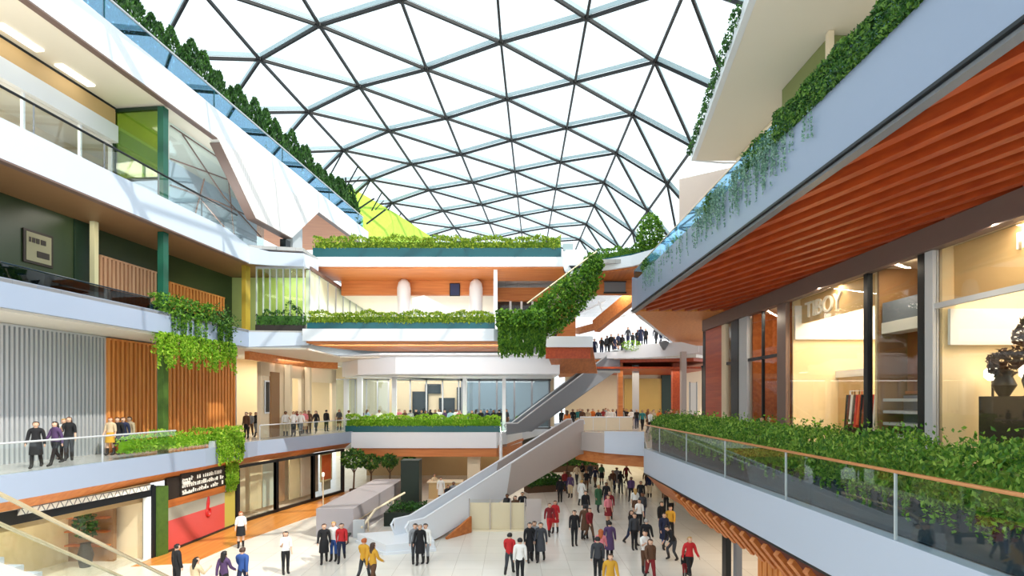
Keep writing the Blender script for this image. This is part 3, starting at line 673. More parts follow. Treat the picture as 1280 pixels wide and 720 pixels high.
o = build('slatted_soffit', mb, M['woodred']); tag(o, 'red brown timber slats under the right second floor balcony', 'slatted soffit')
mb = MB(); mb.prism([(RX + .1, 32), (8, 35), (21, 65), (24, 65), (24, 34.6), (12.3, 32)], 12.06, 12.2); struct('ceiling', mb, M['woodz'], 'smooth orange timber soffit, coloured lighter as if lit, beyond the slats of the right wing', 'ceiling')  # same soffit continued; its brighter light is put into a paler timber
mb = MB(); mb.slabpoly([(7.4, 33.4, 12.05), (20.4, 65, 12.05), (20.4, 65, 13.6), (7.4, 33.4, 13.6)], (.2, -.1, 0)); struct('trim_19', mb, M['white'], 'receding white edge band at the far end of the right second floor', 'balcony edge')

# shopfront line on the right mezzanine
SX = 12.3
mb = MB(); mb.box((SX - .25, 1, 11.35), (SX + .1, 35.5, 12.03)); struct('beam_3', mb, M['brown'], 'dark brown lintel over the right mezzanine shopfronts', 'beam')
yy = lambda px: F * SX / (px - CX)
def rcol(px0, px1, m, label, x0=SX - .1, x1=SX + .08, z0=4.48, z1=11.35):
    mb = MB(); mb.box((x0, yy(px1), z0), (x1, yy(px0), z1)); struct('column_15', mb, m, label, 'column')
rcol(1160, 1170, M['lightgray'], 'brushed grey post left of the big right shop window')
rcol(1151, 1159, M['dark'], 'black post left of the brushed grey post')
rcol(1083, 1088, M['dark'], 'black post between the brown display and the clothing shop')
rcol(974, 985, M['brown'], 'dark brown post left of the clothing shop')
rcol(926, 936, M['lightgray'], 'grey post of the far right mezzanine shopfront')
rcol(916, 925, M['dark'], 'black post of the far right mezzanine shopfront')
rcol(884, 904, M['woodred'], 'broad red brown timber column at the end of the right shopfronts')
rcol(904, 909, M['cream'], 'thin cream post beside the red brown timber column')

def bay(num, px0, px1, label, zb=4.48, zt=11.35):
    y0, y1 = yy(px1), yy(px0)
    g = thing(num, label, 'window', (SX, (y0 + y1) / 2, zb), kind='structure')
    mb = MB(); mb.box((SX, y0, zb), (SX + .03, y1, zt)); build('glass_pane', mb, M['shopglass'], g)
    return g, y0, y1
g, y0, y1 = bay('window_10', 1170, 1700, 'big right shop window with cream interior')
mb = MB(); mb.box((SX - .05, y0, 9.65), (SX + .1, y1, 9.8)); build('transom', mb, M['lightgray'], g)
g, y0, y1 = bay('window_11', 1088, 1151, 'narrow right shop window with brown display')
g, y0, y1 = bay('window_12', 985, 1081, 'right shop window of the clothing shop')
g, y0, y1 = bay('window_13', 936, 974, 'right shop window with an orange timber interior')
mb = MB(); mb.box((SX - .06, (y0 + y1) / 2 - .04, 4.48), (SX + .08, (y0 + y1) / 2 + .04, 11.35)); mb.box((SX - .06, y0, 9.0), (SX + .08, y1, 9.15)); build('mullion', mb, M['dark'], g)
g, y0, y1 = bay('window_14', 904, 916, 'last narrow right shop window')
mb = MB(); mb.box((SX - .06, y0, 9.0), (SX + .08, y1, 9.15)); build('mullion', mb, M['dark'], g)
# shop interiors
def room(y0, y1, depth, m, label, zt=11.5, fl='cream'):
    mb = MB()
    mb.box((SX + depth, y0, 4.48), (SX + depth + .2, y1, zt)); mb.box((SX + .3, y0 - .1, 4.48), (SX + depth, y0, zt)); mb.box((SX + .3, y1, 4.48), (SX + depth, y1 + .1, zt))
    struct('wall_right', mb, m, label, 'wall')
    mb = MB(); mb.box((SX + .3, y0, zt), (SX + depth, y1, zt + .1)); struct('ceiling', mb, M['cream'], label.replace('walls', 'ceiling').replace('wall', 'ceiling'), 'ceiling')
room(yy(1900), yy(1165), 4.5, M['fashionwall'], 'cream walls of the big right shop')
room(yy(1150), yy(1088), 2.6, M['brownpanel'], 'brown walls of the narrow right display')
room(yy(1083), yy(983), 5, M['fashionwall'], 'cream walls of the clothing shop')
room(yy(976), yy(934), 3.5, M['woody'], 'orange timber walls of the shop left of the clothing shop')
room(yy(915), yy(905), 3, M['cream'], 'cream walls of the last narrow right shop')

# upper right: third floor slab and soffit
E6 = [(5.2, 1), (8.3, 19.6), (10.5, 32.8)]
mb = MB(); mb.ribbon([(x, y, 21.0, 21.5) for x, y in E6] + [(12.5, 33.2, 21.0, 21.5), (24, 33.2, 21.0, 21.5)], .25, -1); struct('trim_21', mb, M['white'], 'thin white edge of the upper right roof slab', 'roof edge')
mb = MB(); mb.prism([(x + .2, y) for x, y in E6] + [(24, 32.9), (24, 1)], 21.02, 21.14); struct('ceiling', mb, M['beige'], 'wide beige soffit of the upper right roof slab', 'ceiling')
mb = MB(); mb.box((13.0, 1, 13.45), (13.3, 32.5, 21.0)); struct('wall_right', mb, M['cream'], 'cream wall of the right second floor behind the planter', 'wall')
mb = MB(); mb.prism([(10.6, 35.5), (13.5, 33.5), (24, 33.5), (24, 36), (11, 36)], 13.4, 21.0); struct('wall_right', mb, mat('pinkish plaster', S(236, 214, 200), .6, vary=.04), 'pinkish end wall of the right wing', 'wall')
mb = MB(); mb.box((12.2, 21.5, 13.45), (13.0, 25.3, 21.0)); struct('wall_right', mb, mat('sage green wall', S(132, 140, 84), .6, vary=.1), 'sage green wall box on the right second floor', 'wall')
mb = MB(); mb.box((12.0, 21.2, 13.45), (12.2, 21.45, 21.0)); struct('column_16', mb, M['cream'], 'thin cream post in front of the sage green wall box', 'column')

# right mid background on the mezzanine beyond the right shopfronts
mb = MB(); mb.box((5.5, 58, 4.48), (22, 58.3, 10.1)); struct('wall_back', mb, M['cream'], 'cream wall behind the crowd on the right mezzanine', 'wall')
for i, (px0, px1, y, m, z1) in enumerate(((772, 778, 47, 'wood', 10.1), (791, 798, 50, 'lightgray', 10.1), (840, 850, 47, 'woodred', 10.1), (851, 857, 44.2, 'taupe', 10.8), (880, 886, 40, 'dark', 12))):
    x0 = (px0 - CX) / F * y; x1 = (px1 - CX) / F * y
    mb = MB(); mb.box((x0, y - .25, 4.48), (x1, y + .25, z1)); struct('column_17', mb, M[m], ['orange timber post under the head of the dark escalator', 'pale grey post behind the landing crowd', 'red brown post right of the landing crowd', 'pinkish slim post right of the red brown post', 'black post beside the broad timber column'][i], 'column')
shop_pane('window_15', 'glass shop doors behind the black post on the right', 14.5, 16.4, 42.5, 4.5, 9.6, 3, 'dark', 'shopglass', .14)
x0 = (861 - CX) / F * 42; x1 = (872 - CX) / F * 42
g = thing('banner_stand', 'tall white banner sign standing beside the glass shop doors', 'banner', ((x0 + x1) / 2, 42, 4.48))
mb = MB(); mb.box((x0, 41.97, 4.75), (x1, 42.03, 8.3)); build('banner', mb, M['sign'], g)
mb = MB(); mb.box((x0 - .05, 41.8, 4.48), (x1 + .05, 42.2, 4.6)); mb.box((x0 + .05, 41.96, 4.55), (x0 + .1, 42.04, 8.35)); mb.box((x1 - .1, 41.96, 4.55), (x1 - .05, 42.04, 8.35)); build('stand', mb, M['gray'], g)
mb = MB(); mb.box((9.6, 50.6, 4.48), (15.0, 57, 4.55))
mb = MB(); mb.box((11.6, 57.7, 5.2), (15.4, 58, 9.2)); struct('window_16', mb, mat('warm shop front', S(210, 176, 96), .5, vary=.2, scale=1), 'warm yellow shop front behind the landing crowd', 'window')
mb = MB(); mb.box((15.4, 57.6, 4.5), (17.2, 58, 9.6)); struct('window_17', mb, M['deepgreen'], 'dark green shop front right of the yellow one', 'window')
mb = MB(); mb.box((5.8, 45.5, 9.55), (16.5, 57, 9.7)); struct('ceiling', mb, M['woodred'], 'red brown timber ceiling over the right landing', 'ceiling')
# ================================================================== ROOF
cols = [(-20.4, 19.8, 32.3), (-15.8, 21.2, 34.9), (-11.0, 21.6, 32.3), (-5.8, 21.6, 36.6), (-.65, 21.5, 33.7), (4.2, 21.4, 31.4), (8.75, 20.7, 34.3), (12.2, 17.0, 37.7), (14.2, 12.6, 34.6)]
wts = [1, 1, .95, .8, .45, .1, 0, 0, 0]
ST = 6.35
RN = []
for (x, h, y0), w in zip(cols, wts):
    ys = []
    j0 = math.ceil((12 - y0) / ST); y = y0 + j0 * ST
    while y < 80:
        ys.append(Vector((x + .11 * (y - 34) * w * (1 if y > 34 else .6), y, EYE + h))); y += ST
    RN.append(ys)
# bring the rows to a common index: every column starts between 12 and 12 + ST
edges = []; tris = []
for i in range(len(RN)):
    for j in range(len(RN[i]) - 1): edges.append((i, j, i, j + 1))
    if i + 1 < len(RN):
        A, B = RN[i], RN[i + 1]
        for j, a in enumerate(A):
            nb = [k for k, b in enumerate(B) if abs(b.y - a.y) < ST * .98]
            for k in nb: edges.append((i, j, i + 1, k))
            if len(nb) == 2: tris.append((a, B[nb[0]], B[nb[1]]))
        for k, b in enumerate(B):
            na = [j for j, a in enumerate(A) if abs(b.y - a.y) < ST * .98]
            if len(na) == 2: tris.append((b, A[na[0]], A[na[1]]))
roof = thing('roof', 'triangulated dark steel and glass roof vault over the whole atrium', 'glass roof', (0, 40, 28), kind='structure')
mb = MB(); mf = MB()
for i, j, k, l in edges:
    if i == len(RN) - 1 and k == i: continue
    p, q = RN[i][j], RN[k][l]
    if (i == 0 and k == 0): continue
    if k == len(RN) - 1 and p.y < 40: continue
    dpt = (p.y + q.y) / 2
    mb.bar(p, q, .14, .17)
    up = Vector((0, 0, .3))
    if i != k: mf.bar(p + up, q + up, .04, .26)
build('steel_member', mb, M['steel'], roof)
build('lattice_bar', mf, M['palesteel'], roof)
mb = MB()
for ys in RN[:-1]:
    for p in ys: mb.lathe((p.x, p.y, p.z - .2), [(.08, .06), (.18, .1), (.18, .3), (.08, .34)], 10)
build('node_connector', mb, M['steel'], roof)
mb = MB()
for t in tris: mb.add([v + Vector((0, 0, .46)) for v in t], [(0, 1, 2)])
build('glass_pane', mb, M['roofglass'], roof, fixn=False)
# posts between the roof edge and the sloping lawn on the left
mb = MB(); zc = RN[1]
prev = None
for k in range(len(zc)):
    p = zc[k]
    if p.y < 44: continue
    for t in (0, .5):
        q = p.lerp(zc[k + 1], t) if k + 1 < len(zc) else p
        f = q + Vector((-1.6, .3, -2.6)); mb.bar(q, f, .09, .09)
        if prev is not None: mb.bar(prev, f, .1, .1)
        if t: mb.bar(f, q + Vector((-.2, 1.6, -.3)), .07, .07)
        prev = f
build('edge_strut', mb, M['steel'], roof)
mb = MB(); mb.slabpoly([P(425, 226, 54), P(497, 268, 62), P(545, 300, 74), P(470, 302, 56), P(448, 285, 53)], (-.1, .2, -.4))
o = build('sloping_lawn', mb, M['lawn']); tag(o, 'lime green sloping roof lawn beyond the left hedge', 'lawn')
mb = MB()
for a, b in (((434, 268), (432, 222)), ((447, 262), (468, 248)), ((458, 280), (482, 262))):
    mb.bar(P(*a, 52.5), P(*b, 52.5), .12, .12)
build('post', mb, M['steel'], o)

# ================================================================== BALUSTRADES
def balustrade(name, label, path, z0, z1, gm='glass', rm='lightgray', group=None, rail=.05, step=2.2, posts=True, post_m=None, base=True):
    c = path[len(path) // 2]
    g = thing(name, label, 'balustrade', (c[0], c[1], z0), group)
    xy = [Vector(p[:2]) for p in path]
    for i in range(len(xy) - 1):
        a, b = xy[i], xy[i + 1]
        mb = MB(); mb.ribbon([(a.x, a.y, z0, z1 - .04), (b.x, b.y, z0, z1 - .04)], .025, 1); build('glass_panel', mb, M[gm], g)
    mb = MB(); mb.tube([(p.x, p.y, z1) for p in xy], rail, 8); build('handrail', mb, M[rm], g, smooth=True)
    if posts:
        for i in range(len(xy) - 1):
            a, b = xy[i], xy[i + 1]; n = max(1, int((b - a).length / step))
            for k in range(n):
                p = a.lerp(b, k / n); mb = MB(); mb.box((p.x - .02, p.y - .02, z0), (p.x + .02, p.y + .02, z1)); build('post', mb, M[post_m or rm], g)
    return g
balustrade('glass_balustrade', 'blue glass parapet on top of the left roof edge', edge(.12, [2, 9, 16, 23, 30, 37, 44, 51]), 22.5, 23.55, 'blueglass', 'lightgray', step=3.5, post_m='teal')
balustrade('glass_balustrade', 'clear glass balustrade of the left third floor balcony', edge(.12, [2, 8, 14, 20, 26, 32]), 16.4, 17.5, 'glass', 'dark', step=2.0, post_m='gray')
balustrade('glass_balustrade', 'low dark navy glass parapet on the left second floor balcony', edge(.12, [2, 10, 18, 25.5]), 11.1, 11.62, 'navyglass', 'navy', rail=.03, posts=False)
balustrade('glass_balustrade', 'clear glass balustrade of the left mezzanine in front of the silver slats', edge(-.72, [4, 10, 16, 22, 26]), 4.58, 5.6, 'glass', 'lightgray', rail=.035, step=4)
balustrade('glass_balustrade', 'clear glass balustrade in front of the busy left mezzanine shops', [(-14.95, 33.2), (-13.5, 38.2), (-12.4, 42.9)], 4.55, 5.5, 'glass', 'lightgray', rail=.035, step=3)
balustrade('glass_balustrade', 'dark navy glass balustrade with copper handrail on the right mezzanine', [(RX + .05, y) for y in (2, 6, 10, 14, 18, 22, 26, 28.8)], 4.5, 5.72, 'glass', 'copper', rail=.035, step=4.0, post_m='lightgray')
balustrade('glass_balustrade', 'glass balustrade with pale rail on the right second floor edge', [(RX + .08, y) for y in (1, 6, 11, 16, 21, 26, 31.5)], 13.6, 14.28, 'blueglass', 'brass', rail=.03, step=2.5)
balustrade('glass_balustrade', 'white panelled balustrade at the back of the mezzanine landing', [(5.6, 46), (9.9, 46)], 4.5, 5.6, 'cream', 'white', rail=.05, step=1)

# ================================================================== PLANTERS AND HANGING PLANTS
def planter(name, label, path, w, z0, zb, zt, n, size, lm, bm, bump=.2, group=None, side=1, wide=1.15):
    c = path[len(path) // 2]
    g = thing(name, label, 'planter', (c[0], c[1], z0), group)
    mb = MB(); mb.ribbon([(x, y, z0, zb) for x, y in path], w, side); build('planter_box', mb, M[bm], g)
    xy = [Vector(p) for p in path]; mid = []
    for i in range(len(xy)):
        d = (xy[min(i + 1, len(xy) - 1)] - xy[max(i - 1, 0)]).normalized(); mid.append(xy[i] + Vector((-d.y, d.x)) * w / 2 * side)
    fo = leaves(hedge_pts(mid, n, w * wide, zb - .1, zt, bump), size, [(0, 0, .6)] * n)
    core = MB(); m2 = []
    for i in range(len(xy)): m2.append((mid[i].x, mid[i].y))
    core.ribbon([(x, y, zb - .05, zb + (zt - zb) * .6) for x, y in m2], w * .3, side)
    o = build('foliage', merge(fo, core), M[lm], g, fixn=False)
    return g
M['leaf_right'] = leafmat('right hedge green', S(46, 92, 26), S(90, 140, 40), S(158, 190, 80), .4)
pl_r = planter('hedge_planter', 'big leafy hedge in a navy planter behind the copper rail on the right mezzanine', [(RX + .35, y) for y in (3, 8, 14, 20, 26, 28.6)], 1.3, 4.5, 5.25, 6.2, 42000, .105, 'leaf_right', 'navy', .22, side=-1, wide=1.2)
# shoots and leaves that spill over the planter front
f = np.concatenate([cascade_pts([(RX + .3, 3), (RX + .3, 28.6)], 420, 5.45, .15, .6, .06, 34), np.column_stack([rng.uniform(RX + .4, RX + 1.6, 2200), rng.uniform(4, 28.5, 2200), 5.95 + rng.uniform(0, 1, 2200) ** 2 * .6])])
build('trailing_leaves', leaves(f, .1, droop=.4), M['leaf_mid'], pl_r, fixn=False)

planter('hedge_planter', 'clipped lime hedge in a teal planter on the far third floor edge', [(-12.9, 36.25), (-5, 36.25), (3.2, 36.25)], .8, 16.2, 16.85, 17.65, 5600, .2, 'leaf_yellow', 'teal', .2)
planter('hedge_planter', 'clipped hedge in a dark teal planter on the far second floor edge', [(-11.9, 32.5), (-6, 32.5), (-1.0, 32.5)], .8, 11.1, 11.5, 12.15, 4600, .17, 'leaf_yellow', 'teal', .2)
planter('hedge_planter', 'bright lime hedge in a dark teal planter on the far mezzanine edge', [(-12.9, 43.3), (-7, 43.3), (-.9, 43.3)], .8, 4.5, 5.0, 5.8, 4600, .2, 'leaf_lime', 'teal', .2)
planter('hedge_planter', 'short hedge on the far mezzanine edge behind the foot of the dark escalator', [(.9, 49.6), (1.4, 51.0), (1.8, 52.3)], .7, 4.5, 4.95, 5.5, 1200, .17, 'leaf_mid', 'teal', .2)
planter('hedge_planter', 'curved low hedge on the far right third floor balcony', [(4.7, 37.5), (6.3, 37.0), (7.8, 35.9), (8.8, 34.6)], .6, 16.2, 16.4, 17.0, 1500, .18, 'leaf_mid', 'teal', .3)
g = thing('shrub', 'tall olive green bush at the end of the curved far right balcony', 'shrub', (8.6, 35.2, 16.3))
build('foliage', leaves(blob_pts((8.75, 35.4, 17.3), (.9, .8, 1.5), 1500), .22), M['leaf_mid'], g, fixn=False)
mb = MB(); mb.tube([(8.75, 35.4, 16.2), (8.7, 35.4, 17.4)], .06, 6); build('stem', mb, M['bark'], g)
mb = MB(); mb.box((8.4, 35.0, 16.1), (9.1, 35.7, 16.35)); build('planter_box', mb, M['teal'], g)
planter('hedge_planter', 'bright green hedge along the left mezzanine edge in front of the orange slats', edge(-.45, [LU(163, -.5), LU(230, -.5), LU(305, -.5)]), .6, 4.58, 4.85, 5.5, 2600, .15, 'leaf_lime', 'glass', .25)
# dark pots and plants behind the corner glass
planter('hedge_planter', 'dark potted plants behind the corner balustrade under the green glass wall', [(-15.2, 33.15), (-12.3, 33.3)], .3, 10.95, 11.45, 12.4, 900, .16, 'leaf_dark', 'signdark', .5)

# conifers along the left roof edge
protos = []
us = np.arange(10, 52, .78)
mbs = []
for k in range(3):
    n = 900; h = 2.95; t = rng.uniform(0, 1, n) ** .9; a = rng.uniform(0, 2 * PI, n)
    r = .56 * np.minimum(1, (1 - t) * 2.0) ** .8 * rng.uniform(.7, 1.05, n) + .04
    mbs.append(leaves(np.column_stack([r * np.cos(a), r * np.sin(a), .22 + t * h]), .26, np.column_stack([np.cos(a) * .4, np.sin(a) * .4, np.ones(n) * 1.2]), aspect=.32))
for i, u in enumerate(us):
    lab = 'dark green conifer shrub in the long row behind the top left glass parapet'
    x, y = L(u, .95 + .15 * math.sin(i * 2.3))
    if i < 3:
        g = thing('conifer_shrub', lab, 'shrub', (x, y, 22.4), 'conifers along the left roof edge')
        mm = MB(); mm.v = [(a + x, b + y, c + 22.4) for a, b, c in mbs[i].v]; mm.f = mbs[i].f
        build('foliage', mm, M['leaf_dark'], g, fixn=False)
        mb = MB(); mb.tube([(x, y, 22.4), (x, y, 23.2)], .05, 6); build('trunk', mb, M['bark'], g)
        protos.append(g)
    else:
        c = dup(protos[i % 3], (x, y, 22.4), rng.uniform(0, 6.28)); s = rng.uniform(.85, 1.15); c.scale = (s, s, s)

# small plants along the upper right roof edge
for k, t in enumerate(np.linspace(0.12, .97, 10)):
    a = Vector(E6[1]).lerp(Vector(E6[2]), t) if t > .0 else Vector(E6[1])
    n = 120; g = thing('edge_plant', 'small green plant growing over the thin white edge of the upper right roof slab', 'plant', (a.x, a.y, 21.5), 'plants along the upper right roof edge')
    build('foliage', leaves(blob_pts((a.x - .05, a.y, 21.55), (.22, .6, .35), n), .18, droop=.3), M['leaf_dark'], g, fixn=False)
    mb = MB(); mb.tube([(a.x + .1, a.y, 21.3), (a.x, a.y, 21.6)], .025, 5); build('stem', mb, M['bark'], g)
a = Vector(E6[0]).lerp(Vector(E6[1]), .9)
g = thing('edge_plant', 'thicker green plant on the upper right roof edge at the top of the view', 'plant', (a.x, a.y, 21.5))
build('foliage', leaves(blob_pts((a.x - .05, a.y + .6, 21.7), (.3, 2.2, .5), 700), .2), M['leaf_dark'], g, fixn=False)

# right second floor hanging vines
def vine(name, label, cat, pts, size, lm, stem=None, droop=.6):
    c = pts.mean(0); g = thing(name, label, cat, (c[0], c[1], pts[:, 2].min()))
    build('foliage', leaves(pts, size, droop=droop), M[lm], g, fixn=False)
    return g
v = vine('hanging_vine', 'dense green planter hedge behind the rail on the right second floor edge', 'hedge', np.concatenate([hedge_pts([(RX - .03, 8.3), (RX - .03, 14.4)], 6500, .18, 13.6, 14.3, .12), hedge_pts([(RX - .02, 14.4), (RX - .02, 16.5)], 500, .12, 13.62, 14.2, .2)]), .11, 'leaf_deep')
mb = MB(); mb.box((RX + .32, 8.3, 13.45), (RX + .75, 14.6, 13.75)); build('planter_box', mb, M['navy'], v)
v = vine('hanging_vine', 'grey green vine trailing down the shade-tinted white edge of the right second floor', 'vine',
     np.concatenate([cascade_pts([(RX - .06, 12.4), (RX - .06, 14.5)], 16, 13.7, .4, 1.1, .03, 30), cascade_pts([(RX - .06, 14.3), (RX - .06, 20.5)], 150, 13.95, .5, 1.45, .05, 34), cascade_pts([(RX - .06, 20.5), (RX - .06, 29.0)], 46, 13.7, .5, 1.3, .04, 30)]), .085, 'leaf_grey')
vine('hanging_vine', 'sprig of deep green leaves over the rail where the grey vine starts', 'vine', blob_pts((RX - .02, 19.2, 13.75), (.15, .5, .4), 160), .12, 'leaf_deep')
vine('hanging_vine', 'small green sprig near the far end of the right second floor edge', 'vine', blob_pts((RX - .0, 28.6, 13.9), (.15, .8, .3), 160), .14, 'leaf_deep')

# left hanging plant mass over the second floor edge
u0, u1 = LU(203, -.1), LU(292, -.1)
g = thing('hanging_plants', 'large mass of green plants spilling over the left second floor edge', 'hanging plants', (*L((u0 + u1) / 2, -.1), 8.6))
mb = MB(); lbox(mb, u0 - .3, u1 + .2, .3, .8, 11.1, 11.4); build('planter_box', mb, M['navy'], g)
p1 = np.array([L(rng.uniform(u0 - .2, u0 + (u1 - u0) * .72), rng.uniform(-.25, .6), 11.05 + rng.uniform(0, 1) ** 1.3 * .95) for _ in range(1500)])
build('upper_foliage', leaves(p1, .19, droop=.2), M['leaf_mid'], g, fixn=False)
p2 = np.array([L(rng.normal(u0 + (u1 - u0) * .83, .55), rng.uniform(-.35, .5), rng.normal(11.2, .35)) for _ in range(900)])
build('round_bush', leaves(p2, .17), M['leaf_deep'], g, fixn=False)
pa = cascade_pts([L(u0 + .7, -.12), L(u0 + (u1 - u0) * .58, -.12)], 34, 11.15, .6, 1.4, .07, 26)
pb = cascade_pts([L(u0 + (u1 - u0) * .74, -.12), L(u1 - .2, -.12)], 26, 11.15, .7, 1.4, .07, 26)
build('draped_strands', leaves(np.concatenate([pa, pb]), .15, droop=1.0), M['leaf_mid'], g, fixn=False)
pc = cascade_pts([L(u0 - .3, -.05), L(u1 + .2, -.05)], 120, 10.15, .5, 1.75, .09, 30)
pc2 = np.array([L(rng.uniform(u0 - .3, u1 + .2), rng.uniform(-.2, .3), rng.uniform(9.1, 10.15)) for _ in range(1500)])
build('lower_fringe', leaves(np.concatenate([pc, pc2]), .17, droop=.9), M['leaf_lime'], g, fixn=False)
u0, u1 = LU(272, -.95), LU(306, -.95)
g = thing('hanging_plants', 'lime plants draping over the left mezzanine edge beside the orange slats', 'hanging plants', (*L((u0 + u1) / 2, -.9), 3.0))
build('foliage', leaves(np.concatenate([cascade_pts([L(u0, -.9), L(u1, -.9)], 80, 5.2, .9, 1.6, .06, 36), np.array([L(rng.uniform(u0, u1), rng.uniform(-1, -.6), rng.uniform(4.6, 5.6)) for _ in range(500)])]), .15, droop=1.0), M['leaf_lime'], g, fixn=False)
mb = MB(); lbox(mb, u0, u1, -.75, -.45, 4.58, 4.9); build('planter_box', mb, M['lightgray'], g)

# hanging plant mass and planted stair in the middle
g = thing('hanging_plants', 'tall curtain of drooping green plants at the end of the far second floor planter', 'hanging plants', (.6, 32, 9.6))
path = [(-.75, 31.95), (1.9, 32.2)]
build('crown', leaves(np.column_stack([rng.uniform(-.9, 1.9, 1500), rng.uniform(31.6, 32.8, 1500), 11.2 + rng.uniform(0, 1, 1500) ** 1.2 * .95]), .24), M['leaf_mid'], g, fixn=False)
build('strands', leaves(cascade_pts(path, 170, 11.9, 1.6, 2.5, .1, 22), .24, droop=1.4, aspect=.3), M['leaf_mid'], g, fixn=False)
mb = MB(); mb.box((-.6, 32.3, 10.9), (1.9, 33, 11.4)); build('planter_box', mb, M['navy'], g)
g = thing('planted_stair', 'sloping stair parapet thick with dark green plants between the second and third floor', 'stair', (3, 33.5, 11))
A0 = Vector((1.0, 33.2, 11.75)); A1 = Vector((5.3, 35.0, 15.2))
mb = MB(); mb.bar(A0, A1, .7, .3); build('stair_slab', mb, M['cream'], g)
mb = MB(); mb.tube([A0 + Vector((-.1, -.5, .9)), A1 + Vector((-.1, -.5, .95))], .05, 8); build('handrail', mb, M['brass'], g)
def slope_pts(n, lo, hi):
    t = rng.uniform(0, 1, n); q = np.outer(1 - t, A0) + np.outer(t, A1)
    k = .6 + .4 * np.sin(t * PI)
    return q + np.column_stack([rng.normal(0, .12, n), rng.uniform(-1.0, .3, n), rng.uniform(lo, hi, n) * k])
build('foliage', leaves(np.concatenate([slope_pts(6000, -2.1, .85), blob_pts((5.0, 34.6, 15.3), (.7, .7, .75), 700)]), .24, droop=.5), M['leaf_mid'], g, fixn=False)
mb = MB(); mb.bar(A0 + Vector((.4, -.2, -1.35)), A1 + Vector((-1.6, -.4, -3.1)), .5, .2); build('lower_parapet', mb, M['white'], g)
g = thing('wall_pod', 'white shield shaped pod with a dark triangular notch beside the far hedge', 'pod', (4, 35.8, 14.9))
q = [P(705, 318, 35.6), P(707, 312, 35.6), P(733, 312, 35.6), P(736, 325, 35.6), P(728, 340, 35.6), P(718, 345, 35.6), P(706, 339, 35.6), P(703, 330, 35.6)]
mb = MB(); mb.slabpoly(q, (.1, .6, 0)); build('shell', mb, M['white'], g)
mb = MB(); mb.slabpoly([P(711, 332, 35.55), P(728, 332, 35.55), P(720, 342, 35.55)], (0, .1, 0)); build('notch', mb, M['dark'], g)
mb = MB(); mb.box((P(704, 0, 35.8).x, 35.7, P(0, 313, 35.8).z), (P(716, 0, 35.8).x, 36.0, P(0, 305, 35.8).z)); build('cap', mb, M['palesteel'], g)
# greenery on the prow parapet
v = vine('trailing_plant', 'small lime plant on the white parapet of the pointed platform', 'plant', blob_pts(P(790, 432, 45.4), (.9, .3, .45), 300), .16, 'leaf_lime')
mb = MB(); mb.box((9.2, 45.5, 10.95), (10.3, 45.8, 11.2)); build('planter_box', mb, M['lightgray'], v)
g = thing('sculpted_lamp', 'grey tapered fitting on the white parapet of the pointed platform', 'fitting', P(830, 440, 44.5))
c = P(830, 436, 44.1)
mb = MB(); mb.lathe((c.x, c.y, c.z - .1), [(.08, 0), (.3, .35), (.42, .6), (.2, .72)], 12); build('body', mb, M['gray'], g, smooth=True)
mb = MB(); mb.tube([(c.x - .35, c.y, c.z + .55), (c.x - .3, c.y, c.z + .75), (c.x, c.y, c.z + .88), (c.x + .3, c.y, c.z + .75), (c.x + .4, c.y, c.z + .6)], .05, 8); build('hoop', mb, M['lightgray'], g)

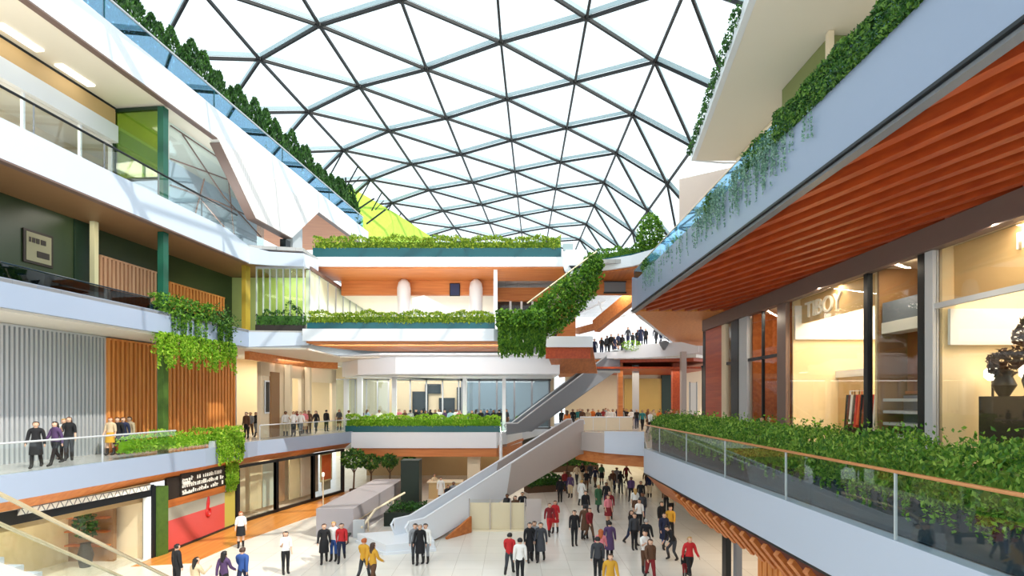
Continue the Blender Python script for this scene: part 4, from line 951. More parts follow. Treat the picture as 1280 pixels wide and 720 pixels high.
# ================================================================== ESCALATORS
def escalator(name, label, a, b, w, hb, dep, side_m, rail_m, flat=1.6, glassy=False, rr=.06, group=None):
    """a, b: centre of the walking surface at the lower and upper comb plate"""
    a = Vector(a); b = Vector(b); h = Vector((b.x - a.x, b.y - a.y, 0)); Ld = h.length; h = h / Ld; s = Vector((h.y, -h.x, 0))
    g = thing(name, label, 'escalator', (a.x, a.y, a.z), group)
    prof = [(-flat, a.z), (.0, a.z), (Ld, b.z), (Ld + flat * .6, b.z)]
    def pt(t, z, o): return Vector((a.x, a.y, 0)) + h * t + s * o + Vector((0, 0, z))
    # steps
    n = max(8, int((b.z - a.z) / .21)); mb = MB()
    for k in range(n):
        t0 = Ld * k / n; t1 = Ld * (k + 1) / n; z = a.z + (b.z - a.z) * (k + 1) / n
        mb.hexa([pt(t0, z - .22, -w / 2), pt(t0, z - .22, w / 2), pt(t1, z - .22, w / 2), pt(t1, z - .22, -w / 2), pt(t0, z, -w / 2), pt(t0, z, w / 2), pt(t1, z, w / 2), pt(t1, z, -w / 2)])
    build('steps', mb, M['lightgray'], g)
    for sgn in (-1, 1):
        o = sgn * (w / 2 + .08)
        top = [(t, z + hb) for t, z in prof]
        if glassy:
            mb = MB(); lo = [pt(t, z + .12, o) for t, z in prof]; hi = [pt(t, z + hb - .03, o) for t, z in prof]
            for i in range(3):
                mb.hexa([lo[i], lo[i] + s * .03, lo[i + 1] + s * .03, lo[i + 1], hi[i], hi[i] + s * .03, hi[i + 1] + s * .03, hi[i + 1]])
            build('glass_panel', mb, M['glass'], g)
            mb = MB(); lo = [pt(t, z - .25, o) for t, z in prof]; hi = [pt(t, z + .04, o) for t, z in prof]
            for i in range(3): mb.hexa([lo[i] - s * .1, lo[i] + s * .1, lo[i + 1] + s * .1, lo[i + 1] - s * .1, hi[i] - s * .1, hi[i] + s * .1, hi[i + 1] + s * .1, hi[i + 1] - s * .1])
            build('skirt', mb, M[side_m], g)
        else:
            mb = MB(); lo = [pt(t, z - (dep if 0 < i < 3 else min(dep, .25 if i == 0 else dep)), o) for i, (t, z) in enumerate(prof)]; hi = [pt(t, z + hb - .02, o) for t, z in prof]
            lo[1] = pt(.9, a.z - .02 + 0, o) if dep > .3 else lo[1]
            for i in range(3): mb.hexa([lo[i] - s * .04, lo[i] + s * .04, lo[i + 1] + s * .04, lo[i + 1] - s * .04, hi[i] - s * .04, hi[i] + s * .04, hi[i + 1] + s * .04, hi[i + 1] - s * .04])
            if dep > 1.3:
                k = .40
                q0 = lo[1].lerp(lo[2], k); q1 = hi[1].lerp(hi[2], k + .07)
                def pan(nm, a, b, c, d, m): mm = MB(); mm.hexa([a - s * .04, a + s * .04, b + s * .04, b - s * .04, d - s * .04, d + s * .04, c + s * .04, c - s * .04]); return build(nm, mm, m, g)
                pan('lit_side_panel', lo[0], lo[1], hi[1], hi[0], M['white']); pan('lit_side_panel', lo[1], q0, q1, hi[1], M['white'])  # lit stretch of the taupe cladding, put into a white panel colour
                pan('side_panel', q0, lo[2], hi[2], q1, M[side_m]); pan('side_panel', lo[2], lo[3], hi[3], hi[2], M[side_m])
            else: build('side_panel', mb, M[side_m], g)
        mb = MB(); pts = [pt(-flat, a.z + hb * .45, o), pt(-flat - .18, a.z + hb * .8, o)] + [pt(t, z, o) for t, z in top] + [pt(Ld + flat * .6 + .15, b.z + hb * .7, o)]
        mb.tube(pts, rr, 8); build('handrail', mb, M[rail_m], g, smooth=True)
    mb = MB(); lo = [pt(1.2, a.z - .05, 0), pt(Ld, b.z - dep, 0), pt(Ld + flat * .6, b.z - dep, 0)]; hi = [pt(.4, a.z, 0), pt(Ld, b.z - .25, 0), pt(Ld + flat * .6, b.z - .1, 0)]
    for i in range(2):
        q = s * (w / 2 + .03); mb.hexa([lo[i] - q, lo[i] + q, lo[i + 1] + q, lo[i + 1] - q, hi[i] - q, hi[i] + q, hi[i + 1] + q, hi[i + 1] - q])
    build('truss_underside', mb, M[side_m], g)
    mb = MB(); q = s * (w / 2)
    for t0, t1, z in ((-flat, 0, a.z), (Ld, Ld + flat * .6, b.z)):
        mb.hexa([pt(t0, z - .1, 0) - q, pt(t0, z - .1, 0) + q, pt(t1, z - .1, 0) + q, pt(t1, z - .1, 0) - q, pt(t0, z + .01, 0) - q, pt(t0, z + .01, 0) + q, pt(t1, z + .01, 0) + q, pt(t1, z + .01, 0) - q])
    build('comb_plate', mb, M['lightgray'], g)
    return g
eb = escalator('escalator', 'big taupe panelled escalator, lower panels coloured white as if lit, with white handrails rising from the ground hall', (-4.7, 27.6, .12), (4.3, 39.6, 4.52), .85, 1.1, 1.35, 'taupe', 'white', flat=1.0)
mb = MB(); mb.prism([(-7.6, 27.5), (-5.7, 25.3), (-3.6, 26.0), (-4.1, 27.8), (-6.1, 28.0)], .12, .45); mb.prism([(-7.7, 27.5), (-5.8, 25.2), (-3.5, 25.9), (-4.0, 27.9), (-6.1, 28.1)], 0, .12)
build('landing_base', mb, M['white'], eb)
# timber and cream enclosure under the escalator
g = thing('escalator_enclosure', 'cream glazed enclosure with an orange timber end under the big escalator', 'enclosure', (-1.2, 29.8, 0))
def under(t): return Vector((-4.7 + 9.0 * t, 27.6 + 12.0 * t, 0))
mb = MB(); a = under(.085); b = under(.21); sh_ = Vector((.79, -.61, 0)) * .8; a += sh_; b += sh_; n = Vector((.79, -.61, 0)) * .06
mb.hexa([a + n, b + n, b - n, a - n, a + n + Vector((0, 0, .1)), b + n + Vector((0, 0, .85)), b - n + Vector((0, 0, .85)), a - n + Vector((0, 0, .1))]); build('timber_end', mb, M['woody'], g)
mb = MB(); a = Vector((-3.6, 29.9, 0)); b = Vector((.7, 29.9, 0))
mb.box((-2.3, 29.8, 0), (b.x, 29.95, .08)); mb.box((-2.25, 29.97, .05), (.65, 30.02, 1.5)); build('plinth', mb, M['cream'], g)
mb = MB()
for x in (-2.3, -1.2, -.1, .65): mb.box((x, 29.85, .08), (x + .05, 29.92, 1.75))
build('mullion', mb, M['taupe'], g)
mb = MB(); mb.box((-2.3, 29.88, .08), (.7, 29.9, 1.7)); build('glass_panel', mb, M['shopglass'], g)
mb = MB(); mb.box((.75, 29.7, .55), (1.55, 29.8, 1.75)); mb.box((.78, 29.72, 0), (.84, 29.78, .6)); mb.box((1.46, 29.72, 0), (1.52, 29.78, .6))
o = build('notice_board', mb, M['taupe']); tag(o, 'plain taupe notice board on legs at the end of the cream enclosure', 'notice board')
ed = escalator('escalator', 'dark grey escalator rising from the mezzanine to the pointed platform', (.2, 44.4, 4.55), (8.2, 46.9, 10.5), 1.3, .62, 1.25, 'gray', 'lightgray', flat=.9)
ef = escalator('escalator', 'glass sided escalator with pale brass handrails in the bottom left corner', (-8.0, 15.5, .02), (-8.0, 1.9, 8.45), .84, 1.08, .4, 'beige', 'brass', flat=1.2, glassy=True, rr=.035)
for o in ef.children:
    pass

# grey travelator wall by the black column
g = thing('travelator', 'low grey travelator with a pale handrail left of the black green column', 'travelator', (-8.6, 33, 0))
mb = MB(); mb.hexa([(-8.1, 28.6, 0), (-7.3, 37.6, 0), (-9.2, 37.6, 0), (-10.0, 28.6, 0), (-8.1, 28.6, 1.45), (-7.3, 37.6, 1.7), (-9.2, 37.6, 1.7), (-10.0, 28.6, 1.45)]); build('body', mb, M['lilac'], g)
mb = MB(); mb.bar((-8.02, 28.6, .75), (-7.22, 37.6, .9), .05, .06); build('trim_strip', mb, M['brass'], g)
mb = MB(); mb.tube([(-7.6, 28.3, .55), (-7.3, 30.0, 1.15), (-6.6, 34.4, 1.3)], .06, 8); mb.tube([(-7.45, 29, .2), (-7.45, 29, .95)], .04, 6); mb.tube([(-6.9, 32.5, .2), (-6.9, 32.5, 1.2)], .04, 6); build('handrail', mb, M['cream'], g)
mb = MB(); mb.box((-8.05, 28.35, 0), (-7.5, 28.6, .9)); build('end_panel', mb, M['lightgray'], g)
g = thing('planter', 'dark green planter trough between the travelator and the escalator landing', 'planter', (-6.3, 31.5, 0))
mb = MB(); mb.box((-7.1, 31, 0), (-4.8, 33, .75)); build('planter_box', mb, M['blackgreen'], g)
build('foliage', leaves(np.column_stack([rng.uniform(-7, -4.9, 500), rng.uniform(31, 33, 500), rng.uniform(.7, 1.1, 500)]), .2), M['leaf_dark'], g, fixn=False)
g = thing('bench', 'dark green bench beside the white escalator landing', 'bench', (-8.6, 27.3, 0))
mb = MB(); mb.box((-9.3, 27.0, .38), (-7.9, 27.55, .48)); build('seat', mb, M['blackgreen'], g)
for x in (-9.2, -8.1):
    mb = MB(); mb.box((x, 27.1, 0), (x + .1, 27.45, .38)); build('leg', mb, M['dark'], g)

# ground trees
def tree(x, y, h, r, label, n=420):
    g = thing('potted_tree', label, 'tree', (x, y, 0))
    mb = MB(); mb.lathe((x, y, 0), [(.25, 0), (.32, .45), (.3, .5)], 14); build('pot', mb, M['bark'], g)
    mb = MB(); mb.tube([(x, y, .4), (x + .05, y, h * .5), (x - .05, y + .05, h * .8)], [.07, .06, .04], 8); mb.tube([(x + .03, y, h * .5), (x + .5, y, h * .75)], [.04, .02], 6); mb.tube([(x + .03, y, h * .5), (x - .45, y, h * .78)], [.04, .02], 6); build('trunk', mb, M['bark'], g)
    build('crown', leaves(blob_pts((x, y, h * .82), (r, r, r * .8), n), .26), M['leaf_deep'], g, fixn=False)
tree(-11.6, 41.0, 3.3, .95, 'leafy potted tree nearest the last black framed shop window', 800)
tree(-10.6, 42.0, 2.9, .75, 'leafy potted tree second from the black framed shop windows')
tree(-9.3, 42.5, 2.9, .7, 'leafy potted tree third from the black framed shop windows')
tree(-8.0, 43.5, 2.7, .6, 'small potted tree closest to the black green column')
planter('hedge_planter', 'dark green hedge on the ground behind the big escalator', [(1.2, 42), (4.2, 43)], .9, 0, .5, 1.3, 900, .24, 'leaf_dark', 'bark', .3)
planter('hedge_planter', 'bushy green hedge at the back of the ground hall under the mezzanine landing', [(3.6, 54), (8.5, 55)], 1.0, 0, .6, 2.0, 1100, .3, 'leaf_deep', 'bark', .3)
tree(5.0, 51, 2.3, .7, 'leafy tree under the mezzanine landing at the back of the ground hall', 500)

# ================================================================== SLAT SCREENS
def screen(label, u0, u1, v, z0, z1, sp, w, m, back=None):
    g = thing('slat_screen', label, 'slat screen', (*L((u0 + u1) / 2, v), z0))
    mb = MB()
    for u in np.arange(u0, u1 - w * .5, sp): lbox(mb, u, u + w, v, v + .14, z0, z1)
    build('slat', mb, M[m], g)
    mb = MB(); lbox(mb, u0, u1, v + .14, v + .19, z0, z1); build('backing', mb, M[back or 'wooddark'], g)
    mb = MB(); lbox(mb, u0, u1, v - .02, v + .2, z1, z1 + .08); build('top_rail', mb, M[m], g)
    return g
screen('tall silver slat screen on the left mezzanine', LU(-20, 3), LU(132, 3), 3.0, 4.5, 9.9, .2, .11, 'silver', 'lightgray')
screen('orange timber slat screen left of the mossy post on the left mezzanine', LU(135, 2.9), LU(196, 2.9), 2.9, 4.5, 9.85, .27, .14, 'woodz')
screen('orange timber slat screen right of the mossy post on the left mezzanine', LU(212, 2.6), LU(297, 2.6), 2.6, 4.5, 9.8, .3, .16, 'woodz')
screen('pale timber slat screen on the left second floor beside the pale cream post', LU(125, 2.7), LU(196, 2.7), 2.7, 11.05, 13.6, .24, .14, 'palewood')
screen('orange timber slat screen on the left second floor right of the green post', LU(212, 2.7), LU(281, 2.7), 2.7, 11.05, 13.3, .27, .16, 'woodz')
mb = MB(); lbox(mb, LU(215, 2.9), LU(240, 2.9), 3.0, 3.06, 13.5, 14.4)
# green posters on the second floor
g = thing('wall_poster', 'pale framed poster with dark lettering on the dark green second floor wall', 'poster', (*L(LU(48, 2.95), 2.95), 12.6))
a, b = LU(29, 2.95), LU(66, 2.95)
mb = MB(); lbox(mb, a, b, 2.93, 2.98, 12.55, 13.9); build('frame', mb, M['signdark'], g)
mb = MB(); lbox(mb, a + .1, b - .1, 2.91, 2.95, 12.65, 13.8); sheet_ = build('sheet', mb, mat('poster sheet', S(150, 148, 120), .6), g)
mb = MB(); w = b - a
for x0, x1 in ((.16, .22), (.26, .36), (.4, .5), (.55, .72)): lbox(mb, a + w * x0, a + w * x1, 2.89, 2.92, 13.4, 13.6)
lbox(mb, a + w * .42, a + w * .84, 2.89, 2.92, 12.85, 13.1); build('print', mb, M['signdark'], sheet_)

# ================================================================== LEFT GROUND SHOPS
def gp(t):
    xs = [Vector(p) for p in GW]; return xs
def GL(y):
    for i in range(len(GW) - 1):
        if GW[i][1] <= y <= GW[i + 1][1]:
            t = (y - GW[i][1]) / (GW[i + 1][1] - GW[i][1]); return GW[i][0] + (GW[i + 1][0] - GW[i][0]) * t
    return GW[-1][0]
def GY(px):
    lo, hi = GW[0][1], GW[-1][1]
    for _ in range(50):
        m = (lo + hi) / 2
        if CX + F * GL(m) / m < px: lo = m
        else: hi = m
    return (lo + hi) / 2
def gbox(mb, y0, y1, z0, z1, o0, o1):
    """a piece along the ground shop line, o metres in front of it"""
    ys = [y0] + [p[1] for p in GW if y0 < p[1] < y1] + [y1]
    for i in range(len(ys) - 1):
        a, b = ys[i], ys[i + 1]
        mb.hexa([(GL(a) + o0, a, z0), (GL(b) + o0, b, z0), (GL(b) + o1, b, z0), (GL(a) + o1, a, z0), (GL(a) + o0, a, z1), (GL(b) + o0, b, z1), (GL(b) + o1, b, z1), (GL(a) + o1, a, z1)])
    return mb
mb = MB(); gbox(mb, 11, GY(190), 2.75, 3.25, -.1, .1); struct('beam_4', mb, M['dark'], 'curved dark header over the first left ground shop', 'beam')
g = thing('header_frieze', 'strip of small white triangles on the dark header of the curved left ground shop', 'frieze', (GL(20), 20, 3.05))
mb = MB(); y = GY(20); e = GY(182); k = 0
while y < e:
    x = GL(y) + .15; s_ = .13
    q = [(x, y - s_, 3.06), (x, y + s_, 3.06), (x, y, 3.26)] if k % 2 == 0 else [(x, y - s_, 3.26), (x, y + s_, 3.26), (x, y, 3.06)]
    mb.slabpoly(q, (.03, 0, 0)); y += .17; k += 1
build('triangle_strip', mb, M['sign'], g)
mb = MB(); gbox(mb, GY(18), e + .1, 3.04, 3.28, .11, .14); build('backing', mb, M['gray'], g)
g = thing('window_18', 'curved glass front of the first left ground shop', 'window', (GL(19), 19, 0), kind='structure')
mb = MB(); gbox(mb, 11, GY(186), .05, 2.75, -.02, .02); build('glass_pane', mb, M['shopglass'], g)
mb = MB(); gbox(mb, GY(181), GY(186), 0, 2.75, -.08, .1)
for y in (14.0, 17.5): gbox(mb, y, y + .08, 0, 2.75, -.06, .08)
build('frame', mb, M['white'], g)
mb = MB(); gbox(mb, 11, GY(186), 2.5, 2.75, -.3, -.25); struct('trim_22', mb, M['warmbeige'], 'tan inner band of the first left ground shop', 'trim')
mb = MB(); mb.ribbon([(-22, 11, 0, 3.6), (-20.4, 20, 0, 3.6), (-18.8, 26, 0, 3.6)], .2, 1); struct('wall_left', mb, M['fashionwall'], 'cream back wall of the first left ground shop', 'wall')
mb = MB(); a = GY(186); mb.box((-22, a + .1, 0), (GL(a) - .1, a + .25, 3.6)); struct('wall_left', mb, M['cream'], 'cream side wall of the first left ground shop', 'wall')
mb = MB(); gbox(mb, GY(186) + .02, GY(191), 0, 3.2, -.3, .14); struct('column_18', mb, M['dark'], 'dark post at the end of the curved shop glass', 'column')
mb = MB(); gbox(mb, GY(191), GY(205), 0, 3.1, -.3, .2); struct('column_19', mb, M['moss'], 'mossy green pillar between the first ground shop and the red sign wall', 'column')
# shelves of goods in the first shop
g = thing('display_wall', 'brown display wall inside the first left ground shop', 'display', (-19, 21.5, 0))
mb = MB(); mb.box((-19.3, 24.3, 0), (-17.3, 24.5, 2.6)); build('panel', mb, M['brownpanel'], g)
mb = MB()
for z in (.7, 1.3, 1.9): mb.box((-19.2, 24.0, z), (-17.4, 24.3, z + .06))
build('shelf', mb, M['woody'], g)
v = vine('dried_bouquet', 'dark dried plant arrangement in front of the brown display wall', 'plant', blob_pts((-17.9, 23.5, 1.75), (.5, .4, .6), 300), .2, 'leaf_dark')
mb = MB(); mb.lathe((-17.9, 23.5, 0), [(.2, 0), (.3, .5), (.18, .95), (.2, 1.0)], 14); build('vase', mb, M['signdark'], v, smooth=True)

# red sign wall
y0, y1 = GY(207), GY(292)
g = thing('sign_wall', 'shop sign wall with a red pink lower half and a red droplet emblem', 'sign wall', (GL((y0 + y1) / 2), (y0 + y1) / 2, 0))
ya = GY(279)
mb = MB(); gbox(mb, y0, ya, .12, 1.45, 0, .08); rp_ = build('red_panel', mb, M['red'], g)
mb = MB(); gbox(mb, y0, ya, 1.45, 2.05, 0, .08); build('grey_panel', mb, M['graypanel'], g)
mb = MB(); gbox(mb, ya, y1, .12, 2.0, 0, .08); build('side_panel', mb, M['yellowgreen'], g, label='yellow green side panel')
mb = MB(); gbox(mb, y0, ya, 2.05, 2.4, 0, .1); build('timber_strip', mb, M['woody'], g)
mb = MB(); gbox(mb, y0, y1, 2.4, 3.4, -.05, .07); gbox(mb, y0, y1, 0, .12, -.05, .14); build('frame', mb, M['signdark'], g)
def droplet(y, z, s, o):
    """red droplet: a tall stem that ends in a ring"""
    mb = MB(); x = GL(y) + .1
    mb.tube([(x, y + .02 * s, z + 1.0 * s), (x, y - .04 * s, z + .7 * s), (x, y - .1 * s, z + .35 * s)], [.05 * s, .1 * s, .08 * s], 8)
    ring = [(x, y + .0 * s + .17 * s * math.cos(t), z + .2 * s + .2 * s * math.sin(t)) for t in np.linspace(0, 2 * PI, 16)]
    mb.tube(ring, .06 * s, 6, caps=False); return mb
build('emblem', droplet(GY(258), 1.05, 1.0, 0), M['redsign'], rp_)
g2 = thing('lettering_board', 'board of white scribbled lettering above the red sign wall', 'sign', (GL(GY(250)), GY(250), 2.45))
mb = MB(); gbox(mb, GY(223), GY(277), 2.45, 3.5, .08, .14); board_ = build('board', mb, M['signdark'], g2)
mb = MB(); ys = np.linspace(GY(224), GY(276), 22)
for r_, z in enumerate((2.52, 2.82, 3.12)):
    for k, y in enumerate(ys[:-1]):
        if rng.uniform() < .85:
            dy = (ys[1] - ys[0]); h_ = rng.uniform(.1, .22)
            gbox(mb, y, y + dy * rng.uniform(.25, .6), z, z + h_, .14, .17)
            if rng.uniform() < .5: gbox(mb, y, y + dy * .8, z + h_ * .5, z + h_ * .5 + .05, .14, .17)
gbox(mb, GY(224), GY(236), 2.5, 2.6, .14, .17); gbox(mb, GY(224), GY(234), 2.95, 3.1, .14, .17)
build('lettering', mb, M['sign'], board_)
v = vine('hanging_vine', 'bright lime vine curtain at the right end of the red sign wall', 'vine', np.concatenate([cascade_pts([(GL(GY(279)) + .2, GY(279)), (GL(GY(293)) + .2, GY(293))], 40, 3.6, 1.0, 1.7, .05, 34)]), .16, 'leaf_lime')

# black framed shop windows
px = [296, 345, 391, 428]
gtxt = ['pale green shop window with posters nearest the red sign wall', 'middle black framed ground shop window', 'last black framed ground shop window with a red poster']
for k in range(3):
    y0, y1 = GY(px[k]), GY(px[k + 1])
    g = thing('window_%d' % (19 + k), gtxt[k], 'window', (GL((y0 + y1) / 2), (y0 + y1) / 2, 0), kind='structure')
    mb = MB(); gbox(mb, y0, y1, .1, 3.2, -.02, .02); build('glass_pane', mb, M['shopglass'], g)
    mb = MB(); gbox(mb, y0 - .12, y0 + .12, 0, 3.3, -.08, .1); gbox(mb, y1 - .12, y1 + .12, 0, 3.3, -.08, .1); gbox(mb, y0, y1, 0, .2, -.08, .1); gbox(mb, y0, y1, 3.15, 3.3, -.08, .1); build('frame', mb, M['dark'], g)
    tints = [(S(206, 212, 196), S(226, 220, 190), S(214, 206, 170)), (S(190, 206, 196), S(150, 120, 90), S(222, 214, 176)), (S(226, 214, 196), S(206, 190, 170), S(214, 214, 190))][k]
    for q in range(3):
        mb = MB(); ya = y0 + (y1 - y0) * (q / 3 + .02); yb = y0 + (y1 - y0) * ((q + 1) / 3 - .02); gbox(mb, ya, yb, .3, 3.0, -.9 - .2 * (q % 2), -.85 - .2 * (q % 2))
        o = build('window_display', mb, mat('display %d %d' % (k, q), tints[q], .5, vary=.12, scale=1.5)); tag(o, ['left', 'middle', 'right'][q] + ' display panel behind the ' + ['pale green', 'middle black framed', 'last black framed'][k] + ' ground shop window', 'display panel')
mb = MB(); ya = GY(407); gbox(mb, ya, GY(419), 1.2, 3.0, -.35, -.3)
o = build('poster', mb, mat('red orange poster', S(206, 60, 30), .5, c2=S(232, 130, 60))); tag(o, 'red orange poster hanging in the last black framed window', 'poster')
mb = MB(); gbox(mb, ya - .1, ya, 1.1, 3.1, -.36, -.28); gbox(mb, GY(419), GY(419) + .1, 1.1, 3.1, -.36, -.28); gbox(mb, ya, GY(419), 3.0, 3.1, -.36, -.28); gbox(mb, ya, GY(419), 1.1, 1.2, -.36, -.28); build('frame', mb, M['palecol'], o)
mb = MB(); mb.ribbon([(-17.2, 30, 0, 3.6), (-15.6, 44, 0, 3.6)], .2, 1); struct('wall_left', mb, M['cream'], 'cream back wall of the black framed ground shops', 'wall')
x, y = P(404, 0, 30.0).x, 30.0
g = thing('light_pole', 'slim cream light pole standing beside the last black framed windows', 'lamp post', (-9.9, 29.5, 0))
mb = MB(); mb.tube([(-9.95, 29.5, 0), (-9.95, 29.5, 3.0)], .035, 8); build('pole', mb, M['brass'], g)
mb = MB(); mb.lathe((-9.95, 29.5, 0), [(.16, 0), (.14, .05), (.05, .08)], 12); build('base', mb, M['brass'], g)
mb = MB(); mb.lathe((-9.95, 29.5, 2.95), [(.05, 0), (.08, .06), (.08, .2), (.03, .24)], 12); build('lamp_head', mb, M['sign'], g)
# beige counter on the far ground
g = thing('reception_counter', 'tan counter on the far ground behind the black green column', 'counter', (-4.5, 40, 0))
mb = MB(); mb.box((-5.9, 39.6, 0), (-3.6, 40.6, 1.15)); build('body', mb, M['warmbeige'], g)
mb = MB(); mb.box((-6.0, 39.5, 1.15), (-3.5, 40.7, 1.23)); build('worktop', mb, M['cream'], g)

# ================================================================== RIGHT SHOP CONTENTS
y0, y1 = yy(1151), yy(1088)
g = thing('shelf_display', 'grey shelf unit in the lower half of the narrow right display', 'shelf', (13.2, (y0 + y1) / 2, 4.48))
mb = MB()
for z in (4.5, 5.35, 5.75, 6.15, 6.55, 6.95): mb.box((12.7, y0 + .1, z), (13.4, y1 - .05, z + .1))
build('shelf', mb, M['lightgray'], g)
mb = MB(); mb.box((13.4, y0 + .1, 4.5), (13.5, y1 - .05, 7.15)); build('back_panel', mb, M['grille'], g)
mb = MB(); mb.box((12.65, y0 + .1, 4.5), (12.75, y1 - .05, 5.2)); build('front_panel', mb, mat('mauve front', S(150, 140, 160), .5), g)
mb = MB(); mb.box((12.65, y0 + .09, 9.6), (13.2, y1 - .09, 10.3)); o = build('display_header', mb, M['grille']); tag(o, 'dark grey header box at the top of the narrow right display', 'display header')
mb2 = MB(); mb2.box((12.62, y0 + .09, 9.25), (13.25, y1 - .09, 9.62)); build('pale_strip', mb2, M['sign'], o)
g = thing('picture_panel', 'brown landscape panel in the middle of the narrow right display', 'picture', (13.45, (y0 + y1) / 2, 7.2))
mb = MB(); mb.box((13.5, y0 + .12, 7.25), (13.6, y1 - .1, 9.3)); build('canvas', mb, mat('brown landscape', S(176, 104, 52), .5, c2=S(104, 62, 36), scale=1.2), g)
mb = MB(); mb.box((13.42, y0 + .12, 7.2), (13.6, y1 - .1, 7.3)); mb.box((13.42, y0 + .12, 9.28), (13.6, y1 - .1, 9.36)); build('frame', mb, M['woody'], g)

# clothing shop
y0, y1 = yy(1083), yy(984)
mb = MB(); mb.box((SX + .6, y0, 10.4), (SX + .75, y1, 11.48)); struct('wall_right', mb, M['warmbeige'], 'tan header wall of the clothing shop', 'wall')
mb = MB(); mb.box((SX + .32, y1 - .1, 9.7), (SX + 5, y1 - .02, 11.2)); struct('wall_right', mb, M['white'], 'white band on the side wall of the clothing shop', 'wall')
def text(s, size, loc, rot, m, name, label, cat, depth=.04):
    c = bpy.data.curves.new(name, 'FONT'); c.body = s; c.size = size; c.extrude = depth; c.align_x = 'CENTER'
    o = bpy.data.objects.new(name, c); COL.objects.link(o); bpy.context.view_layer.update()
    me = bpy.data.meshes.new_from_object(o.evaluated_get(bpy.context.evaluated_depsgraph_get())); bpy.data.objects.remove(o)
    me.materials.clear(); me.materials.append(m)
    o = bpy.data.objects.new(name, me); COL.objects.link(o); o.location = loc; o.rotation_euler = rot; ORG[o.name] = Vector(loc)
    if label: o['label'] = label; o['category'] = cat
    return o
ym = F * (SX + .56) / (1028 - CX); zt = EYE - (384 - CY) / F * ym
t = text('TIBOY', .95, (SX + .56, ym, zt - .25), (PI / 2, 0, -PI / 2), M['sign'], 'shop_sign', 'white shop lettering on the tan header of the clothing shop', 'sign')
ym = F * (SX + .56) / (1292 - CX); zt = EYE - (301 - CY) / F * ym
t = text('INE', .62, (SX + .56, ym, zt - .1), (PI / 2, 0, -PI / 2), M['sign'], 'shop_sign', 'white shop lettering cut off by the right edge above the cream window', 'sign')
mb = MB(); mb.box((SX + .6, yy(1500), 9.8), (SX + .75, yy(1167), 11.48)); struct('wall_right', mb, M['warmbeige'], 'tan header wall of the big right shop', 'wall')
g = thing('clothes_rail', 'white clothes rail full of garments in the clothing shop window', 'clothes rail', (13.2, yy(1058), 4.5))
ya, yb = yy(1081), yy(1034)
mb = MB(); mb.tube([(13.2, ya + .1, 4.5), (13.2, ya + .1, 7.35), (13.2, yb, 7.35), (13.2, yb, 4.5)], .03, 8); build('frame', mb, M['white'], g)
gcol = [S(120, 60, 40), S(40, 34, 40), S(240, 236, 230), S(226, 84, 50), S(36, 40, 60), S(238, 226, 220), S(150, 70, 50), S(30, 30, 34), S(232, 100, 60), S(210, 60, 50), S(70, 50, 44), S(244, 240, 234)]
for k, y in enumerate(np.linspace(ya + .2, yb - .12, 14)):
    mb = MB(); w0 = .2; dz = rng.uniform(1.1, 1.7)
    mb.hexa([(12.9, y - .07, 7.2 - dz), (13.5, y - .07, 7.2 - dz), (13.5, y + .07, 7.2 - dz), (12.9, y + .07, 7.2 - dz), (13.0, y - .05, 7.2), (13.4, y - .05, 7.2), (13.4, y + .05, 7.2), (13.0, y + .05, 7.2)])
    mb.tube([(13.2, y, 7.18), (13.2, y, 7.38)], .012, 5)
    c = gcol[k % 12]
    nm = ['brown', 'black', 'white', 'orange', 'navy', 'ivory', 'rust', 'black', 'coral', 'red', 'dark brown', 'white'][k % 12]
    o = build('garment', mb, mat('garment %d' % k, c, .8)); ordn = ['first', 'second', 'third', 'fourth', 'fifth', 'sixth', 'seventh', 'eighth', 'ninth', 'tenth', 'eleventh', 'twelfth', 'thirteenth', 'fourteenth'][k]
    tag(o, '%s garment hanging %s from the right on the white clothes rail' % (nm, ordn), 'garment', 'garments on the clothes rail')
# white wall frame in the clothing shop
mb = MB(); a, b = yy(1081), yy(1016); x = 14.5
a2, b2 = F * x / (1081 - CX), F * x / (1016 - CX)
g = thing('wall_niche', 'white framed niche in the cream wall of the clothing shop', 'niche', (x, (a2 + b2) / 2, 4.5))
mb.box((x, a2, 8.0), (x + .15, b2, 8.3)); mb.box((x, b2 - .3, 5.5), (x + .15, b2, 8.3)); build('frame', mb, M['white'], g)
mb = MB(); mb.box((x + .12, a2, 5.5), (x + .2, b2 - .3, 8.0)); build('back_panel', mb, M['warmbeige'], g)
# big right shop
g = thing('flower_arrangement', 'dark flower arrangement on a console in the big right shop window', 'flowers', (13.4, 15.0, 4.5))
mb = MB(); mb.box((13.0, 13.2, 4.5), (13.9, 15.6, 7.1)); build('console', mb, M['signdark'], g)
mb = MB(); mb.lathe((13.4, 15.25, 7.1), [(.12, 0), (.28, .3), (.16, .6), (.2, .7)], 14); mb.lathe((13.4, 14.3, 7.1), [(.2, 0), (.3, .4), (.2, .8), (.24, .9)], 14); build('vase', mb, M['dark'], g, smooth=True)
build('foliage', leaves(np.concatenate([blob_pts((13.4, 15.25, 8.0), (.35, .4, .4), 260), blob_pts((13.4, 14.3, 8.5), (.4, .6, .7), 420)]), .2), mat('dark dried leaves', S(74, 56, 44), .7, vary=.3), g, fixn=False)
mb = MB(); mb.box((SX + .4, 16.22, 8.6), (SX + 4.4, 16.32, 9.65)); struct('wall_right', mb, M['white'], 'white wall band inside the big right shop', 'wall')
